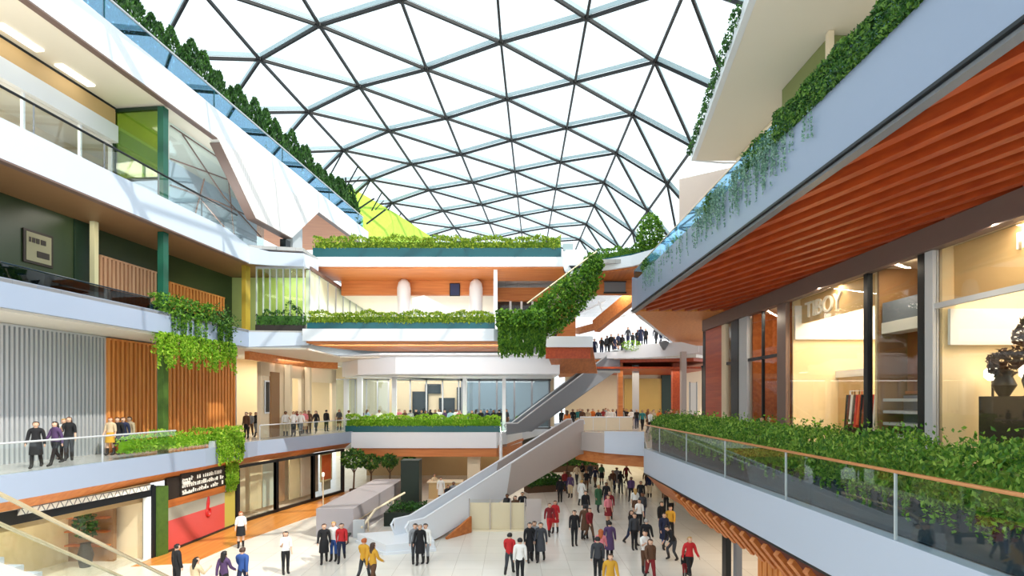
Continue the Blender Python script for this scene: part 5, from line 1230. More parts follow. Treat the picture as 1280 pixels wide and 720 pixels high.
for k, y in enumerate((15.9, 14.8, 13.7)):
    mb = MB(); mb.lathe((13.65, y, 7.55), [(.1, 0), (.2, .1), (.2, .28), (.1, .38)], 12); o = build('table_lamp', mb, M['lamp'], smooth=True)
    tag(o, ['glowing table lamp leftmost on the big right shop console', 'glowing table lamp in the middle of the big right shop console', 'glowing table lamp rightmost on the big right shop console'][k], 'lamp')
    mb = MB(); mb.lathe((13.65, y, 7.1 if k else 4.5), [(.12, 0), (.04, .06), (.03, .45 if k else 3.05)], 10); build('base', mb, M['dark'], o)
# glowing patches standing for light reflected on the left third floor soffit
for k, (u, v) in enumerate(((11.5, 1.6), (14.0, 2.0), (16.5, 2.0), (19.0, 2.2), (21.5, 2.3), (24.0, 2.4), (13, .9), (17, .9))):
    mb = MB(); lbox(mb, u - .8, u + .8, v - .18, v + .18, 20.94, 21.0); o = build('reflection_patch', mb, M['lamp']); tag(o, 'glowing patch standing for a light reflection in the beige soffit under the left roof edge', 'light patch', 'reflection patches in the left roof soffit')
# ================================================================== PEOPLE
def rotx(v, a): return Vector((v.x, v.y * math.cos(a) - v.z * math.sin(a), v.y * math.sin(a) + v.z * math.cos(a)))
def body_mesh(name, legs, arms, female=False, turn=0.0, lean=0.0):
    """one continuous skinned figure about 1.72 m tall, facing -Y. legs: (hip swing, knee bend) x2; arms: (swing, elbow bend, out) x2"""
    V = []; E = []; R = []; T = []
    def add(p, r, par=None, t='torso'):
        V.append(tuple(p)); R.append(r if isinstance(r, tuple) else (r, r)); T.append(t)
        if par is not None: E.append((par, len(V) - 1))
        return len(V) - 1
    sh = .185 if not female else .165
    hipz = .93
    pel = add((0, 0, .96), (.15, .105) if not female else (.155, .11), None, 'pelvis')
    w = add((0, .005, 1.12), (.125, .09), pel, 'waist')
    ch = add((0, .0, 1.3), (.15, .105), w)
    up = add((0, .01, 1.41), (.12, .08), ch)
    nk = add((0, .0, 1.49), (.052, .055), up, 'neck')
    h0 = add((0, -.012, 1.55), (.078, .085), nk, 'head')
    h1 = add((0, -.012, 1.63), (.092, .108), h0, 'head')
    h2 = add((0, .0, 1.715), (.07, .082), h1, 'head')
    ct, st = math.cos(turn), math.sin(turn)
    add((.105 * st, -.012 - .105 * ct, 1.608), .014, h1, 'face')
    for s in (-1, 1): add((s * .088 * ct, -.005 + s * .088 * st, 1.615), .016, h1, 'face')
    for i, s in enumerate((-1, 1)):
        hs, kb = legs[i]
        hp = add((s * .088, 0, .9), .09, pel, 'leg')
        d = rotx(Vector((0, 0, -1)), -hs)
        kn = Vector((s * .092, 0, .9)) + d * .42
        mid = add(Vector((s * .09, 0, .9)) + d * .21, .078, hp, 'leg')
        k = add(kn, .056, mid, 'leg')
        d2 = rotx(Vector((0, 0, -1)), -hs + kb)
        cf = add(kn + d2 * .15, .055, k, 'leg')
        an = kn + d2 * .41
        a = add(an, .036, cf, 'ankle')
        hl = add(an + Vector((0, .02, -.035)), .036, a, 'foot')
        add(an + Vector((s * .015, -.15, -.045)), (.038, .025), a, 'foot')
        sw, eb, out = arms[i]
        sp = add((s * sh, .01, 1.405), .058, up, 'upper_arm')
        da = rotx(Vector((s * math.sin(out), 0, -math.cos(out))), -sw)
        el = Vector((s * sh, .01, 1.405)) + da * .29
        e = add(el, .04, sp, 'upper_arm')
        df = rotx(Vector((s * math.sin(out) * .5, 0, -1)).normalized(), -sw - eb)
        wr = el + df * .24
        wv = add(wr, .027, e, 'forearm')
        pv = add(wr + df * .055, (.032, .018), wv, 'hand')
        sd = Vector((1, 0, 0)).cross(df).normalized()
        for f, (o, ln) in enumerate(((-.024, .07), (-.008, .08), (.008, .075), (.022, .06))):
            b = wr + df * .09 + sd * o; f1 = add(b, .009, pv, 'hand')
            curl = (df + Vector((-s * .45, 0, 0))).normalized()
            add(b + curl * ln * .55, .0085, f1, 'hand')
        th = add(wr + df * .03 - sd * .03, .011, wv, 'hand'); add(wr + df * .075 - sd * .05 + Vector((-s * .01, 0, 0)), .009, th, 'hand')
    me = bpy.data.meshes.new(name + '_sk'); me.from_pydata(V, E, []); o = bpy.data.objects.new(name + '_sk', me); COL.objects.link(o)
    sk = o.modifiers.new('s', 'SKIN'); sk.use_smooth_shade = True
    for i, d in enumerate(me.skin_vertices[0].data):
        d.radius = R[i]; d.use_root = (i == 0)
    ss = o.modifiers.new('u', 'SUBSURF'); ss.levels = 1; ss.render_levels = 1
    dg = bpy.context.evaluated_depsgraph_get(); dg.update()
    m2 = bpy.data.meshes.new_from_object(o.evaluated_get(dg)); bpy.data.objects.remove(o)
    vs = [Vector(v.co) for v in m2.vertices]; nr = [Vector(v.normal) for v in m2.vertices]; fs = [tuple(p.vertices) for p in m2.polygons]
    bpy.data.meshes.remove(m2)
    if lean:
        def ln(p):
            if p.z < .95: return p
            q = p - Vector((0, 0, .95)); q = rotx(q, lean); return q + Vector((0, 0, .95))
        vs = [ln(p) for p in vs]; nr = [rotx(n_, lean) if p.z > .95 else n_ for p, n_ in zip(vs, nr)]
    # which bone is nearest
    pa = np.array([[V[a], V[b]] for a, b in E]); tg = [T[b] for a, b in E]
    pts = np.array([tuple(p) for p in vs])
    if lean:
        inv = [rotx(p - Vector((0, 0, .95)), -lean) + Vector((0, 0, .95)) if p.z > .95 else p for p in vs]; pts = np.array([tuple(p) for p in inv])
    A = pa[:, 0]; Bv = pa[:, 1] - A; L2 = (Bv ** 2).sum(1) + 1e-9
    t = np.clip(((pts[:, None] - A[None]) * Bv[None]).sum(2) / L2[None], 0, 1)
    dist = np.linalg.norm(pts[:, None] - (A[None] + t[..., None] * Bv[None]), axis=2)
    lab = [tg[k] for k in dist.argmin(1)]
    return vs, nr, fs, lab, pts
def sub_mesh(name, vs, nr, fs, sel, off, need=9):
    keep = [f for f in fs if sum(sel[i] for i in f) >= min(need, len(f))]
    ids = sorted({i for f in keep for i in f}); mp = {i: k for k, i in enumerate(ids)}
    me = bpy.data.meshes.new(name); me.from_pydata([tuple(vs[i] + nr[i] * off) for i in ids], [], [tuple(mp[i] for i in f) for f in keep]); me.update(); me.shade_smooth()
    return me
dummy = mat('cloth', S(90, 90, 90), .85)
skin_m = [mat('skin %d' % i, c, .55) for i, c in enumerate((S(226, 180, 152), S(196, 146, 112), S(140, 94, 66)))]
eye_m = mat('eye and mouth', S(60, 30, 28), .5)
def figure(name, legs, arms, female=False, turn=0., lean=0., skirt=None, longhair=False, shortsleeve=False):
    vs, nr, fs, lab, p0 = body_mesh(name, legs, arms, female, turn, lean)
    zmin = min(v.z for v in vs); vs = [v - Vector((0, 0, zmin)) for v in vs]
    me = bpy.data.meshes.new('body'); 
    v2 = [tuple(v) for v in vs]; f2 = list(fs); mi = [0] * len(f2)
    # eyes and mouth as small set-in discs
    for dx, dz, r in ((-.032, 1.64, .012), (.032, 1.64, .012), (0, 1.57, .016)):
        b = len(v2); c = Vector((dx * math.cos(turn) + .098 * math.sin(turn), -.012 - .098 * math.cos(turn), dz - zmin))
        if lean: c = rotx(c - Vector((0, 0, .95)), lean) + Vector((0, 0, .95))
        for k in range(6): v2.append((c.x + r * math.cos(k * PI / 3), c.y, c.z + r * .6 * math.sin(k * PI / 3)))
        f2.append(tuple(range(b, b + 6))); mi.append(1)
    me.from_pydata(v2, [], f2); me.update(); me.shade_smooth(); me.materials.append(skin_m[0]); me.materials.append(eye_m)
    for p, k in zip(me.polygons, mi): p.material_index = k
    parts = {'body': me}
    topset = {'torso', 'waist', 'upper_arm'} | (set() if shortsleeve else {'forearm'})
    el = [l in topset or (l == 'pelvis' and p[2] > .93) or (l == 'neck' and p[2] < 1.455) for l, p in zip(lab, p0)]
    parts['top'] = sub_mesh('top', vs, nr, fs, el, .018, 1)
    parts['trousers'] = sub_mesh('trousers', vs, nr, fs, [l in ('leg', 'ankle') or (l == 'waist' and p[2] < 1.02) for l, p in zip(lab, p0)], .011, 2)
    for sgn, nm in ((-1, 'shoe'), (1, 'shoe ')): parts[nm] = sub_mesh('shoe', vs, nr, fs, [l in ('foot', 'ankle') and p[0] * sgn > 0 for l, p in zip(lab, p0)], .014)
    hs = [(l in ('head', 'face')) and (p[2] > 1.655 or (p[1] * math.cos(turn) - p[0] * math.sin(turn) > -.015 and p[2] > (1.50 if longhair else 1.56))) for l, p in zip(lab, p0)]
    parts['hair'] = sub_mesh('hair', vs, nr, fs, hs, .018)
    if longhair:
        mb = MB(); st = math.sin(turn); ct = math.cos(turn)
        pr = []
        for z, rx, ry, oy in ((1.66, .085, .06, .04), (1.55, .1, .055, .055), (1.42, .1, .045, .075), (1.34, .06, .03, .085)):
            pr.append([(rx * math.cos(q) * ct - (oy + ry * math.sin(q)) * st, rx * math.cos(q) * st + (oy + ry * math.sin(q)) * ct, z - zmin) for q in np.linspace(0, 2 * PI, 11)[:-1]])
        v = [p for r in pr for p in r]; f = [(i * 10 + k, i * 10 + (k + 1) % 10, (i + 1) * 10 + (k + 1) % 10, (i + 1) * 10 + k) for i in range(3) for k in range(10)] + [tuple(range(30, 40))]
        h = parts['hair']; b = len(h.vertices); vv = [tuple(x.co) for x in h.vertices] + v; ff = [tuple(p.vertices) for p in h.polygons] + [tuple(b + i for i in q) for q in f]
        m = bpy.data.meshes.new('hair'); m.from_pydata(vv, [], ff); m.update(); m.shade_smooth(); parts['hair'] = m
    if skirt:
        mb = MB(); pr = []
        for z, rx, ry in ((1.04, .155, .125), (.92, .185, .15), (skirt + (.92 - skirt) * .4, .2, .19), (skirt, .21, .22)):
            pr.append([(rx * math.cos(q), ry * math.sin(q), z - zmin) for q in np.linspace(0, 2 * PI, 17)[:-1]])
        v = [p for r in pr for p in r]; f = [(i * 16 + k, i * 16 + (k + 1) % 16, (i + 1) * 16 + (k + 1) % 16, (i + 1) * 16 + k) for i in range(3) for k in range(16)]
        m = bpy.data.meshes.new('coat_skirt'); m.from_pydata(v, [], f); m.update(); m.shade_smooth(); parts['coat_skirt'] = m
    for k, m in parts.items():
        if k != 'body': m.materials.append(dummy)
    return parts
FIG = {
 'stand': figure('a', ((.03, .02), (-.05, .03)), ((.05, .15, .12), (-.05, .2, .12))),
 'walk': figure('b', ((.38, .15), (-.32, .35)), ((-.35, .3, .1), (.4, .5, .1)), turn=.2),
 'stride': figure('c', ((-.3, .4), (.35, .1)), ((.35, .6, .12), (-.3, .25, .1)), female=True, longhair=True),
 'phone': figure('d', ((.05, .05), (-.04, .02)), ((.5, 1.6, .1), (.1, .25, .12)), female=True, longhair=True, turn=-.2, shortsleeve=True),
 'coat': figure('e', ((.2, .1), (-.2, .25)), ((.15, .4, .16), (-.15, .3, .16)), skirt=.5, turn=.1),
 'dress': figure('f', ((.12, .08), (-.12, .12)), ((.1, .5, .14), (0, .3, .14)), female=True, longhair=True, skirt=.58, shortsleeve=True),
 'bend': figure('g', ((.7, .95), (.15, .7)), ((.6, .5, .1), (.7, .6, .1)), lean=.55),
}
POSEW = {'stand': 'standing', 'walk': 'walking', 'stride': 'striding', 'phone': 'gesturing', 'coat': 'walking', 'dress': 'standing', 'bend': 'bending'}
CL = {'black': S(26, 26, 30), 'dark grey': S(62, 64, 70), 'grey': S(140, 142, 146), 'white': S(240, 238, 234), 'red': S(196, 40, 44), 'dark red': S(130, 30, 36), 'pink': S(224, 130, 140), 'navy': S(32, 40, 70), 'blue': S(50, 84, 150), 'pale blue': S(160, 188, 214), 'yellow': S(214, 160, 50), 'beige': S(214, 192, 158), 'brown': S(96, 66, 46), 'green': S(60, 104, 70), 'purple': S(84, 60, 100), 'orange': S(220, 120, 50), 'teal': S(50, 130, 130)}
CM = {k: mat('cloth ' + k, c, .85) for k, c in CL.items()}
HC = {'black': mat('hair black', S(24, 20, 20), .5), 'brown': mat('hair brown', S(70, 44, 30), .5), 'blond': mat('hair blond', S(196, 156, 90), .5), 'ginger': mat('hair ginger', S(180, 90, 40), .5), 'grey': mat('hair grey', S(160, 156, 150), .5)}
shoe_m = mat('shoes', S(34, 30, 30), .5)
USED = {}
def person(x, y, z, pose, top, bot, hair='black', rot=0., size=1.0, where='', skin=0, group=None):
    g = bpy.data.objects.new('person', None); COL.objects.link(g); g.location = (x, y, z); g.rotation_euler = (0, 0, rot); g.scale = (size,) * 3; ORG[g.name] = Vector((x, y, z))
    g['category'] = 'person'
    if group: g['group'] = group
    g['label'] = ''
    for k, me in FIG[pose].items():
        o = bpy.data.objects.new(k.strip(), me); COL.objects.link(o); o.parent = g
        mm = {'body': skin_m[skin], 'top': CM[top], 'coat_skirt': CM[top] if pose == 'coat' else CM[bot], 'trousers': CM[bot] if pose != 'dress' else skin_m[skin], 'shoe': shoe_m, 'shoe ': shoe_m, 'hair': HC[hair]}[k]
        o.material_slots[0].link = 'OBJECT'; o.material_slots[0].material = mm
    key = {'coat': '%s coat' % top, 'dress': '%s top, %s skirt' % (top, bot)}.get(pose, '%s top, %s trousers' % (top, bot))
    g['_d'] = (key + ' ' + {'coat': 'walking', 'dress': 'standing'}.get(pose, POSEW[pose])); g['_w'] = where; g['_h'] = hair
    PEOPLE.append(g); return g
PEOPLE = []
ORD = ['first', 'second', 'third', 'fourth', 'fifth', 'sixth', 'seventh', 'eighth', 'ninth', 'tenth', 'eleventh', 'twelfth', 'thirteenth', 'fourteenth', 'fifteenth', 'sixteenth', 'seventeenth', 'eighteenth', 'nineteenth', 'twentieth']
def finish_people():
    zones = {}
    for g in PEOPLE: zones.setdefault(g['_w'], []).append(g)
    for w, gs in zones.items():
        gs.sort(key=lambda g: g.location.x / g.location.y)
        seen = {}
        for g in gs: seen.setdefault((g['_d']), []).append(g)
        for d, same in seen.items():
            for i, g in enumerate(same):
                if len(same) == 1: lab = 'person, %s, %s' % (d, w)
                else: lab = 'person, %s, %s, %s of %d from left' % (d, w, ORD[i], len(same))
                g['label'] = lab
    for g in PEOPLE:
        for k in ('_d', '_w', '_h'): del g[k]
def at_ground(px, fy, *a, **k):
    d = F * EYE / (fy - CY); p = P(px, fy, d); return person(p.x, p.y, 0.0, *a, **k)
Gd = at_ground
w1 = 'left ground floor'
Gd(405, 704, 'coat', 'black', 'black', 'brown', .3, where=w1); Gd(417, 701, 'stand', 'white', 'blue', 'blond', -.2, where=w1); Gd(427, 702, 'walk', 'red', 'navy', 'black', .2, where=w1)
Gd(357, 717, 'phone', 'white', 'black', 'black', .6, where=w1); Gd(455, 727, 'walk', 'yellow', 'dark grey', 'ginger', 2.8, where=w1); Gd(466, 734, 'stride', 'yellow', 'brown', 'brown', 2.6, where=w1)
Gd(519, 704, 'stand', 'grey', 'dark grey', 'black', .3, where=w1); Gd(525, 705, 'coat', 'black', 'black', 'grey', 0, where=w1); Gd(532, 704, 'stand', 'white', 'grey', 'black', -.3, where=w1)
Gd(280, 748, 'stride', 'purple', 'black', 'black', 3.0, where=w1); Gd(303, 742, 'walk', 'blue', 'navy', 'brown', 3.1, where=w1); Gd(221, 738, 'stand', 'black', 'black', 'black', 2.6, where=w1); Gd(301, 684, 'dress', 'white', 'black', 'ginger', .4, where=w1)
Gd(432, 648, 'bend', 'black', 'black', 'brown', 1.6, where='beside the grey travelator')
Gd(245, 760, 'phone', 'beige', 'dark grey', 'black', 2.8, where=w1)
w2 = 'middle ground floor'
Gd(637, 718, 'walk', 'red', 'dark grey', 'black', 2.9, where=w2); Gd(650, 728, 'stand', 'white', 'black', 'black', 3.1, where=w2)
Gd(662, 702, 'coat', 'black', 'black', 'black', .2, where=w2); Gd(668, 700, 'stand', 'grey', 'dark grey', 'brown', 0, where=w2); Gd(676, 702, 'coat', 'dark grey', 'black', 'black', -.3, where=w2)
Gd(687, 669, 'walk', 'dark red', 'red', 'brown', .2, where=w2); Gd(694, 666, 'dress', 'red', 'red', 'brown', -.4, where=w2)
Gd(718, 682, 'stand', 'black', 'black', 'black', .1, where=w2); Gd(737, 677, 'stride', 'dark red', 'brown', 'brown', .5, where=w2); Gd(731, 674, 'coat', 'brown', 'black', 'black', 2.8, where=w2)
Gd(732, 650, 'stand', 'black', 'dark grey', 'black', .2, where=w2); Gd(760, 657, 'dress', 'pink', 'dark red', 'brown', .3, where=w2); Gd(762, 650, 'coat', 'dark red', 'black', 'black', -.3, where=w2)
Gd(762, 700, 'coat', 'purple', 'black', 'black', 3.0, where=w2); Gd(747, 726, 'stand', 'dark grey', 'black', 'black', 3.1, where=w2); Gd(751, 712, 'stride', 'pink', 'black', 'ginger', 2.9, where=w2)
Gd(763, 752, 'walk', 'yellow', 'beige', 'brown', 0, where=w2)
w3 = 'right ground floor'
Gd(793, 687, 'stand', 'dark grey', 'black', 'black', .2, where=w3); Gd(789, 681, 'stride', 'black', 'navy', 'brown', .8, where=w3); Gd(799, 664, 'phone', 'white', 'black', 'black', 0, where=w3)
Gd(808, 696, 'coat', 'black', 'black', 'grey', 2.7, where=w3); Gd(806, 716, 'phone', 'white', 'brown', 'black', .3, where=w3); Gd(813, 728, 'stride', 'brown', 'dark red', 'brown', .1, where=w3)
Gd(830, 686, 'coat', 'navy', 'blue', 'black', .2, where=w3); Gd(838, 674, 'walk', 'yellow', 'black', 'brown', -.4, where=w3); Gd(842, 700, 'bend', 'black', 'dark grey', 'black', -1.2, where=w3); Gd(827, 668, 'stand', 'black', 'black', 'black', .4, where=w3)
Gd(862, 724, 'walk', 'red', 'black', 'blond', .2, where=w3); Gd(856, 722, 'stand', 'black', 'dark red', 'brown', .2, size=.62, where=w3)
Gd(839, 648, 'phone', 'beige', 'black', 'brown', .4, where=w3); Gd(833, 640, 'stand', 'brown', 'black', 'black', -.2, where=w3)
w4 = 'far ground floor'
tops = ['black', 'dark grey', 'brown', 'white', 'black', 'dark red', 'navy', 'grey', 'black', 'beige', 'purple', 'green']
bots = ['black', 'dark grey', 'navy', 'brown', 'beige']
pos4 = [(700, 628), (706, 616), (713, 622), (727, 632), (733, 616), (738, 604), (744, 610), (752, 606), (758, 636), (762, 624), (766, 616), (771, 611), (776, 617), (783, 606), (789, 626), (794, 646), (801, 634), (803, 652), (812, 622), (748, 640), (728, 604), (721, 606), (808, 612)]
ps = ['stand', 'coat', 'walk', 'stride', 'phone', 'dress', 'stand', 'walk']
for i, (px, fy) in enumerate(pos4): Gd(px, fy, ps[(i * 3) % 8], tops[(i * 5) % 12], bots[(i * 2 + i // 5) % 5], ['black', 'brown', 'black', 'blond'][i % 4], rng.uniform(-.6, .6) + (3.1 if i % 3 == 0 else 0), where=w4, skin=i % 3)
w5 = 'behind big escalator'
for i, (px, fy) in enumerate(((551, 627), (560, 640), (567, 634), (574, 638), (543, 622), (634, 655), (644, 657), (653, 652), (601, 634), (611, 628))):
    Gd(px, fy, ps[(i * 3 + 1) % 8], ['white', 'black', 'grey', 'dark grey', 'beige', 'black', 'brown', 'black', 'white', 'dark red'][i], bots[i % 5], 'black', rng.uniform(-.5, .5), where=w5, skin=i % 3)
person(P(605, 0, 32).x, 32.0, 0, 'stand', 'black', 'grey', 'black', .1, where='behind the glass of the cream enclosure')
# left mezzanine
def on(z, px, d, *a, **k): return person((px - CX) / F * d, d, z, *a, **k)
w6 = 'by silver slats'
on(4.51, 45, 20.6, 'coat', 'black', 'black', 'brown', .4, where=w6); on(4.51, 69, 21.4, 'stride', 'purple', 'black', 'black', -.2, where=w6); on(4.51, 86, 23.2, 'phone', 'black', 'dark grey', 'brown', .6, size=1.05, where=w6); on(4.51, 80, 23.6, 'stand', 'white', 'black', 'blond', 0, where=w6)
w7 = 'by orange slats'
on(4.51, 138, 25.4, 'dress', 'beige', 'yellow', 'ginger', .2, where=w7); on(4.51, 147, 25.6, 'coat', 'black', 'dark red', 'black', 0, where=w7); on(4.51, 154, 25.8, 'coat', 'navy', 'black', 'black', .3, where=w7); on(4.51, 162, 26.2, 'stand', 'beige', 'dark grey', 'black', -.2, where=w7)
w8 = 'left mezzanine shop'
for i, (px, d) in enumerate(((308, 36.5), (320, 38), (357, 39), (362, 41.5), (367, 38.6), (371, 42), (376, 39.4), (381, 41.4), (386, 41.8), (395, 42.4), (354, 43.2), (363, 45.5), (374, 46), (313, 37.8))):
    on(4.51, px, d, ps[(i * 3) % 8], ['brown', 'black', 'white', 'black', 'white', 'dark red', 'white', 'pink', 'brown', 'black', 'navy', 'black', 'purple', 'grey'][i], ['black', 'brown', 'grey', 'dark grey', 'beige'][(i * 2) % 5], ['black', 'brown'][i % 2], rng.uniform(-.6, .6), where=w8, skin=i % 3)
w9 = 'behind lime hedge'
for i, px in enumerate((408, 424, 436, 452, 459, 474, 499, 506, 513, 520, 527, 532, 538, 544, 549, 556, 563, 570, 574, 590, 595, 601, 609, 617, 624, 633)):
    on(4.51, px, 44.4 + (i * 7 % 11) * .28, ps[(i * 5) % 8], ['black', 'white', 'navy', 'purple', 'grey', 'dark grey', 'pink', 'black', 'pale blue', 'black', 'white', 'brown'][(i * 5) % 12], bots[(i * 3 + i // 7) % 5], ['black', 'brown', 'black'][i % 3], rng.uniform(-.6, .6) + (3 if i % 4 == 0 else 0), where=w9, skin=i % 3)
w10 = 'on mezzanine landing'
for i, (px, d) in enumerate(((702, 47), (708, 43), (716, 48), (722, 50), (728, 47.5), (735, 49), (741, 50), (748, 48), (754, 52), (760, 49), (766, 47.5), (771, 51), (777, 48.5), (783, 50), (789, 47.4), (796, 49), (803, 46), (810, 49), (817, 45), (824, 48), (832, 43), (839, 46), (846, 42), (853, 45), (725, 53), (757, 55), (779, 54), (813, 41), (836, 39.5))):
    on(4.51, px, d, ps[(i * 3 + 2) % 8], ['black', 'white', 'dark grey', 'brown', 'white', 'navy', 'dark red', 'beige', 'black', 'grey', 'white', 'orange', 'teal'][(i * 4) % 13], bots[(i * 3 + i // 6) % 5], ['black', 'brown', 'black', 'blond'][i % 4], rng.uniform(-.7, .7), where=w10, skin=i % 3)
on(4.53, 709, 40.6, 'dress', 'orange', 'beige', 'brown', 2.8, where='at the head of the big escalator')
w11 = 'on pointed platform'
for i, (px, d) in enumerate(((727, 48), (733, 48.4), (738, 47.8), (743, 48.6), (752, 47.6), (759, 49), (764, 47.8), (768, 50), (778, 48.5), (785, 48), (797, 50), (801, 47.8), (807, 49), (820, 47.6), (826, 47), (773, 53), (791, 52))):
    xx = (px - CX) / F * d; on(10.97 if 7.7 < xx < 9.6 else 11.57 if xx >= 9.6 else 10.62, px, d, ps[(i * 3) % 8], ['black', 'dark grey', 'black', 'navy'][i % 4], ['black', 'dark grey', 'navy'][(i + i // 4) % 3], 'black', rng.uniform(-.7, .7), where=w11, skin=i % 3)
w12 = 'far upper hall'
for i, (px, d) in enumerate(((531, 44), (536, 44.5), (541, 44), (546, 44.6), (552, 44.2), (588, 44.5))):
    on(11.03, px, d, ps[i % 5], ['black', 'dark grey', 'grey', 'navy', 'black', 'brown'][i], 'black', 'black', rng.uniform(-.6, .6), where=w12)
on(11.03, 645, 40, 'phone', 'red', 'black', 'black', .2, size=1.05, where='at the far second floor shop windows'); on(11.03, 652, 40.5, 'stand', 'black', 'black', 'black', 0, where='at the far second floor shop windows')
w13 = 'behind leafy hedge'
on(4.51, 869, 33, 'stand', 'white', 'white', 'black', .3, where=w13); on(4.51, 846, 31, 'dress', 'white', 'beige', 'brown', .2, where=w13); on(4.51, 952, 27, 'stride', 'purple', 'black', 'black', .3, where=w13); on(4.51, 961, 26, 'stand', 'dark red', 'black', 'black', -.2, where=w13)
finish_people()

# ================================================================== CAMERA, SKY, LIGHTS
cam = bpy.data.cameras.new('camera'); co = bpy.data.objects.new('camera', cam); COL.objects.link(co)
co.location = (0, 0, EYE); co.rotation_euler = (PI / 2, 0, 0)
cam.sensor_width = 36; cam.lens = 36 * F / 1280; cam.shift_y = (CY - 360) / 1280; cam.clip_end = 500
scene.camera = co
w = bpy.data.worlds.new('World'); scene.world = w; w.use_nodes = True
bg = w.node_tree.nodes['Background']; bg.inputs[0].default_value = (.84, .945, 1.0, 1); bg.inputs[1].default_value = 1.6
def lamp(kind, name, loc, energy, color=(1, 1, 1), size=None, rot=None, target=None, size_y=None):
    l = bpy.data.lights.new(name, kind); l.energy = energy; l.color = color
    o = bpy.data.objects.new(name, l); COL.objects.link(o); o.location = loc
    if kind == 'AREA':
        l.shape = 'RECTANGLE'; l.size = size; l.size_y = size_y or size
    if target is not None:
        o.rotation_euler = (Vector(target) - Vector(loc)).to_track_quat('-Z', 'Y').to_euler()
    elif rot: o.rotation_euler = rot
    return o
s = lamp('SUN', 'sun', (20, 0, 60), 3.1, (1, .94, .84), target=(20 - .55 * 10, .38 * 10, 60 - .74 * 10)); s.data.angle = .01
warm = (1, .86, .66)
lamp('AREA', 'ceiling_lamp_right_shop', (14.6, 13, 11.35), 380, warm, 2, target=(14.6, 13, 0), size_y=6)
lamp('AREA', 'header_fill_right_shop', (12.55, 14, 11.46), 170, warm, .12, target=(12.8, 14, 9.5), size_y=4.5)  # hidden lamp added to brighten the tan header of the big shop
lamp('AREA', 'header_fill_clothing_shop', (12.55, 22, 11.46), 150, warm, .12, target=(12.8, 22, 9.5), size_y=4.5)  # unseen strip light added to lift the clothing shop header
lamp('AREA', 'ceiling_lamp_clothing_shop', (15.0, 22, 11.35), 420, warm, 2.5, target=(15.0, 22, 0), size_y=4.5)
lamp('AREA', 'ceiling_lamp_narrow_display', (12.6, 18, 11.45), 130, warm, .15, target=(13.6, 18, 8), size_y=1.5)
lamp('AREA', 'ceiling_lamp_timber_shop', (12.6, 27, 11.45), 160, warm, .15, target=(15, 27, 7), size_y=2.5)
a = L(16, 1.4, 10.0); lamp('AREA', 'fill_light_mezzanine', a, 640, (1, .93, .82), 1.6, target=(a[0] - 1.2, a[1], 0), size_y=22)  # added fill that brightens the shaded mezzanine slats, no fixture seen
a = L(24, 1.4, 14.9); lamp('AREA', 'fill_light_second_floor', a, 240, (1, .92, .8), 1.4, target=(a[0] - 1.5, a[1], 0), size_y=16)  # extra unseen fill for the second floor slats
a = L(31, 2.4, 16.3); lamp('AREA', 'fill_light_lattice', a, 260, (1, .98, .95), 1.2, target=(a[0] - 1, a[1], 25), size_y=6)  # added light hidden at floor level to brighten the lattice window
a = L(15, 1.6, 16.3); lamp('AREA', 'fill_light_third_floor', a, 420, (1, .94, .82), 1.2, target=(a[0] - .8, a[1], 22), size_y=20)  # hidden fill added to brighten the third floor soffit from below
lamp('AREA', 'fill_light_far_band', (-6, 33.4, 10.15), 420, (1, .98, .95), 11, target=(-6, 43, 6.2), size_y=.4)  # unseen fill added for the shaded far mezzanine band and bulkhead
lamp('AREA', 'fill_light_far_second', (-5, 33.7, 11.3), 420, (1, .93, .82), 13, target=(-5, 37, 16), size_y=.6)  # added light behind the hedge, brightens the far third floor soffit
lamp('AREA', 'fill_light_far_mezzanine', (-6, 44.3, 4.8), 500, (1, .93, .82), 11, target=(-6, 37, 10.3), size_y=.6)  # added light behind the lime hedge for the far second floor soffit
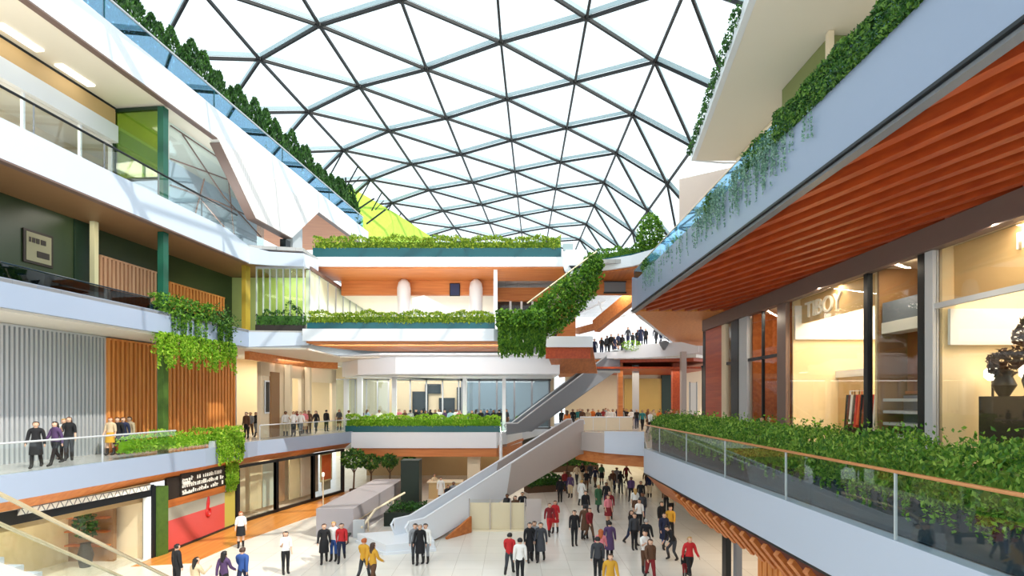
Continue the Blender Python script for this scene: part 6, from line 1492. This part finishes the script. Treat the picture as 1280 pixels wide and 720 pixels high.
lamp('AREA', 'fill_light_prow', (9.5, 40.4, 15.2), 420, (1, .97, .92), 4, target=(11, 47, 10.8), size_y=.6)  # unseen light added to lift the shaded prow parapet
lamp('AREA', 'fill_light_corner', (-14, 35, 14.8), 120, (1, .98, .9), 2, target=(-14, 36.5, 11))  # added lamp that brightens the lime wall behind the corner glass
a = L(14, 5.5, 20.6); lamp('AREA', 'ceiling_lamp_third_floor', a, 1500, (1, .93, .8), 3, target=(a[0], a[1], 0), size_y=16)
lamp('AREA', 'ceiling_lamp_first_shop', (-18.6, 18.5, 3.5), 160, warm, 2, target=(-18.6, 18.5, 0), size_y=8)
lamp('AREA', 'ceiling_lamp_window_shop', (-15.2, 37, 3.4), 160, warm, 1.2, target=(-14.8, 37, 0), size_y=11)
lamp('AREA', 'ceiling_lamp_mezzanine_left', (-17, 42, 9.8), 380, (1, .92, .8), 3, target=(-17, 42, 0), size_y=8)
lamp('AREA', 'ceiling_lamp_far_mezzanine', (-5, 46.5, 8.6), 420, (1, .96, .9), 14, target=(-5, 46.5, 0), size_y=3)
lamp('AREA', 'ceiling_lamp_far_shops', (-6, 51, 9.5), 380, (1, .95, .88), 14, target=(-6, 51, 0), size_y=2)
lamp('AREA', 'ceiling_lamp_far_hall', (-6, 48, 14.4), 1700, (1, .97, .92), 9, target=(-6, 48, 0), size_y=10)
lamp('AREA', 'ceiling_lamp_right_landing', (11, 50, 9.4), 500, warm, 9, target=(11, 50, 0), size_y=9)
lamp('AREA', 'ceiling_lamp_ground_far', (4, 58, 2.55), 700, (1, .93, .8), 22, target=(4, 58, 0), size_y=14)
lamp('AREA', 'ceiling_lamp_prow', (12, 56, 17), 900, (1, .98, .95), 10, target=(12, 56, 0), size_y=8)
lamp('AREA', 'ceiling_lamp_ground_right', (10, 20, 2.9), 300, warm, 4, target=(10, 20, 0), size_y=16)
scene.view_settings.view_transform = 'Standard'; scene.view_settings.look = 'None'
scene.view_settings.exposure = 0.12; scene.view_settings.gamma = 1.0; scene.view_settings.use_curve_mapping = False
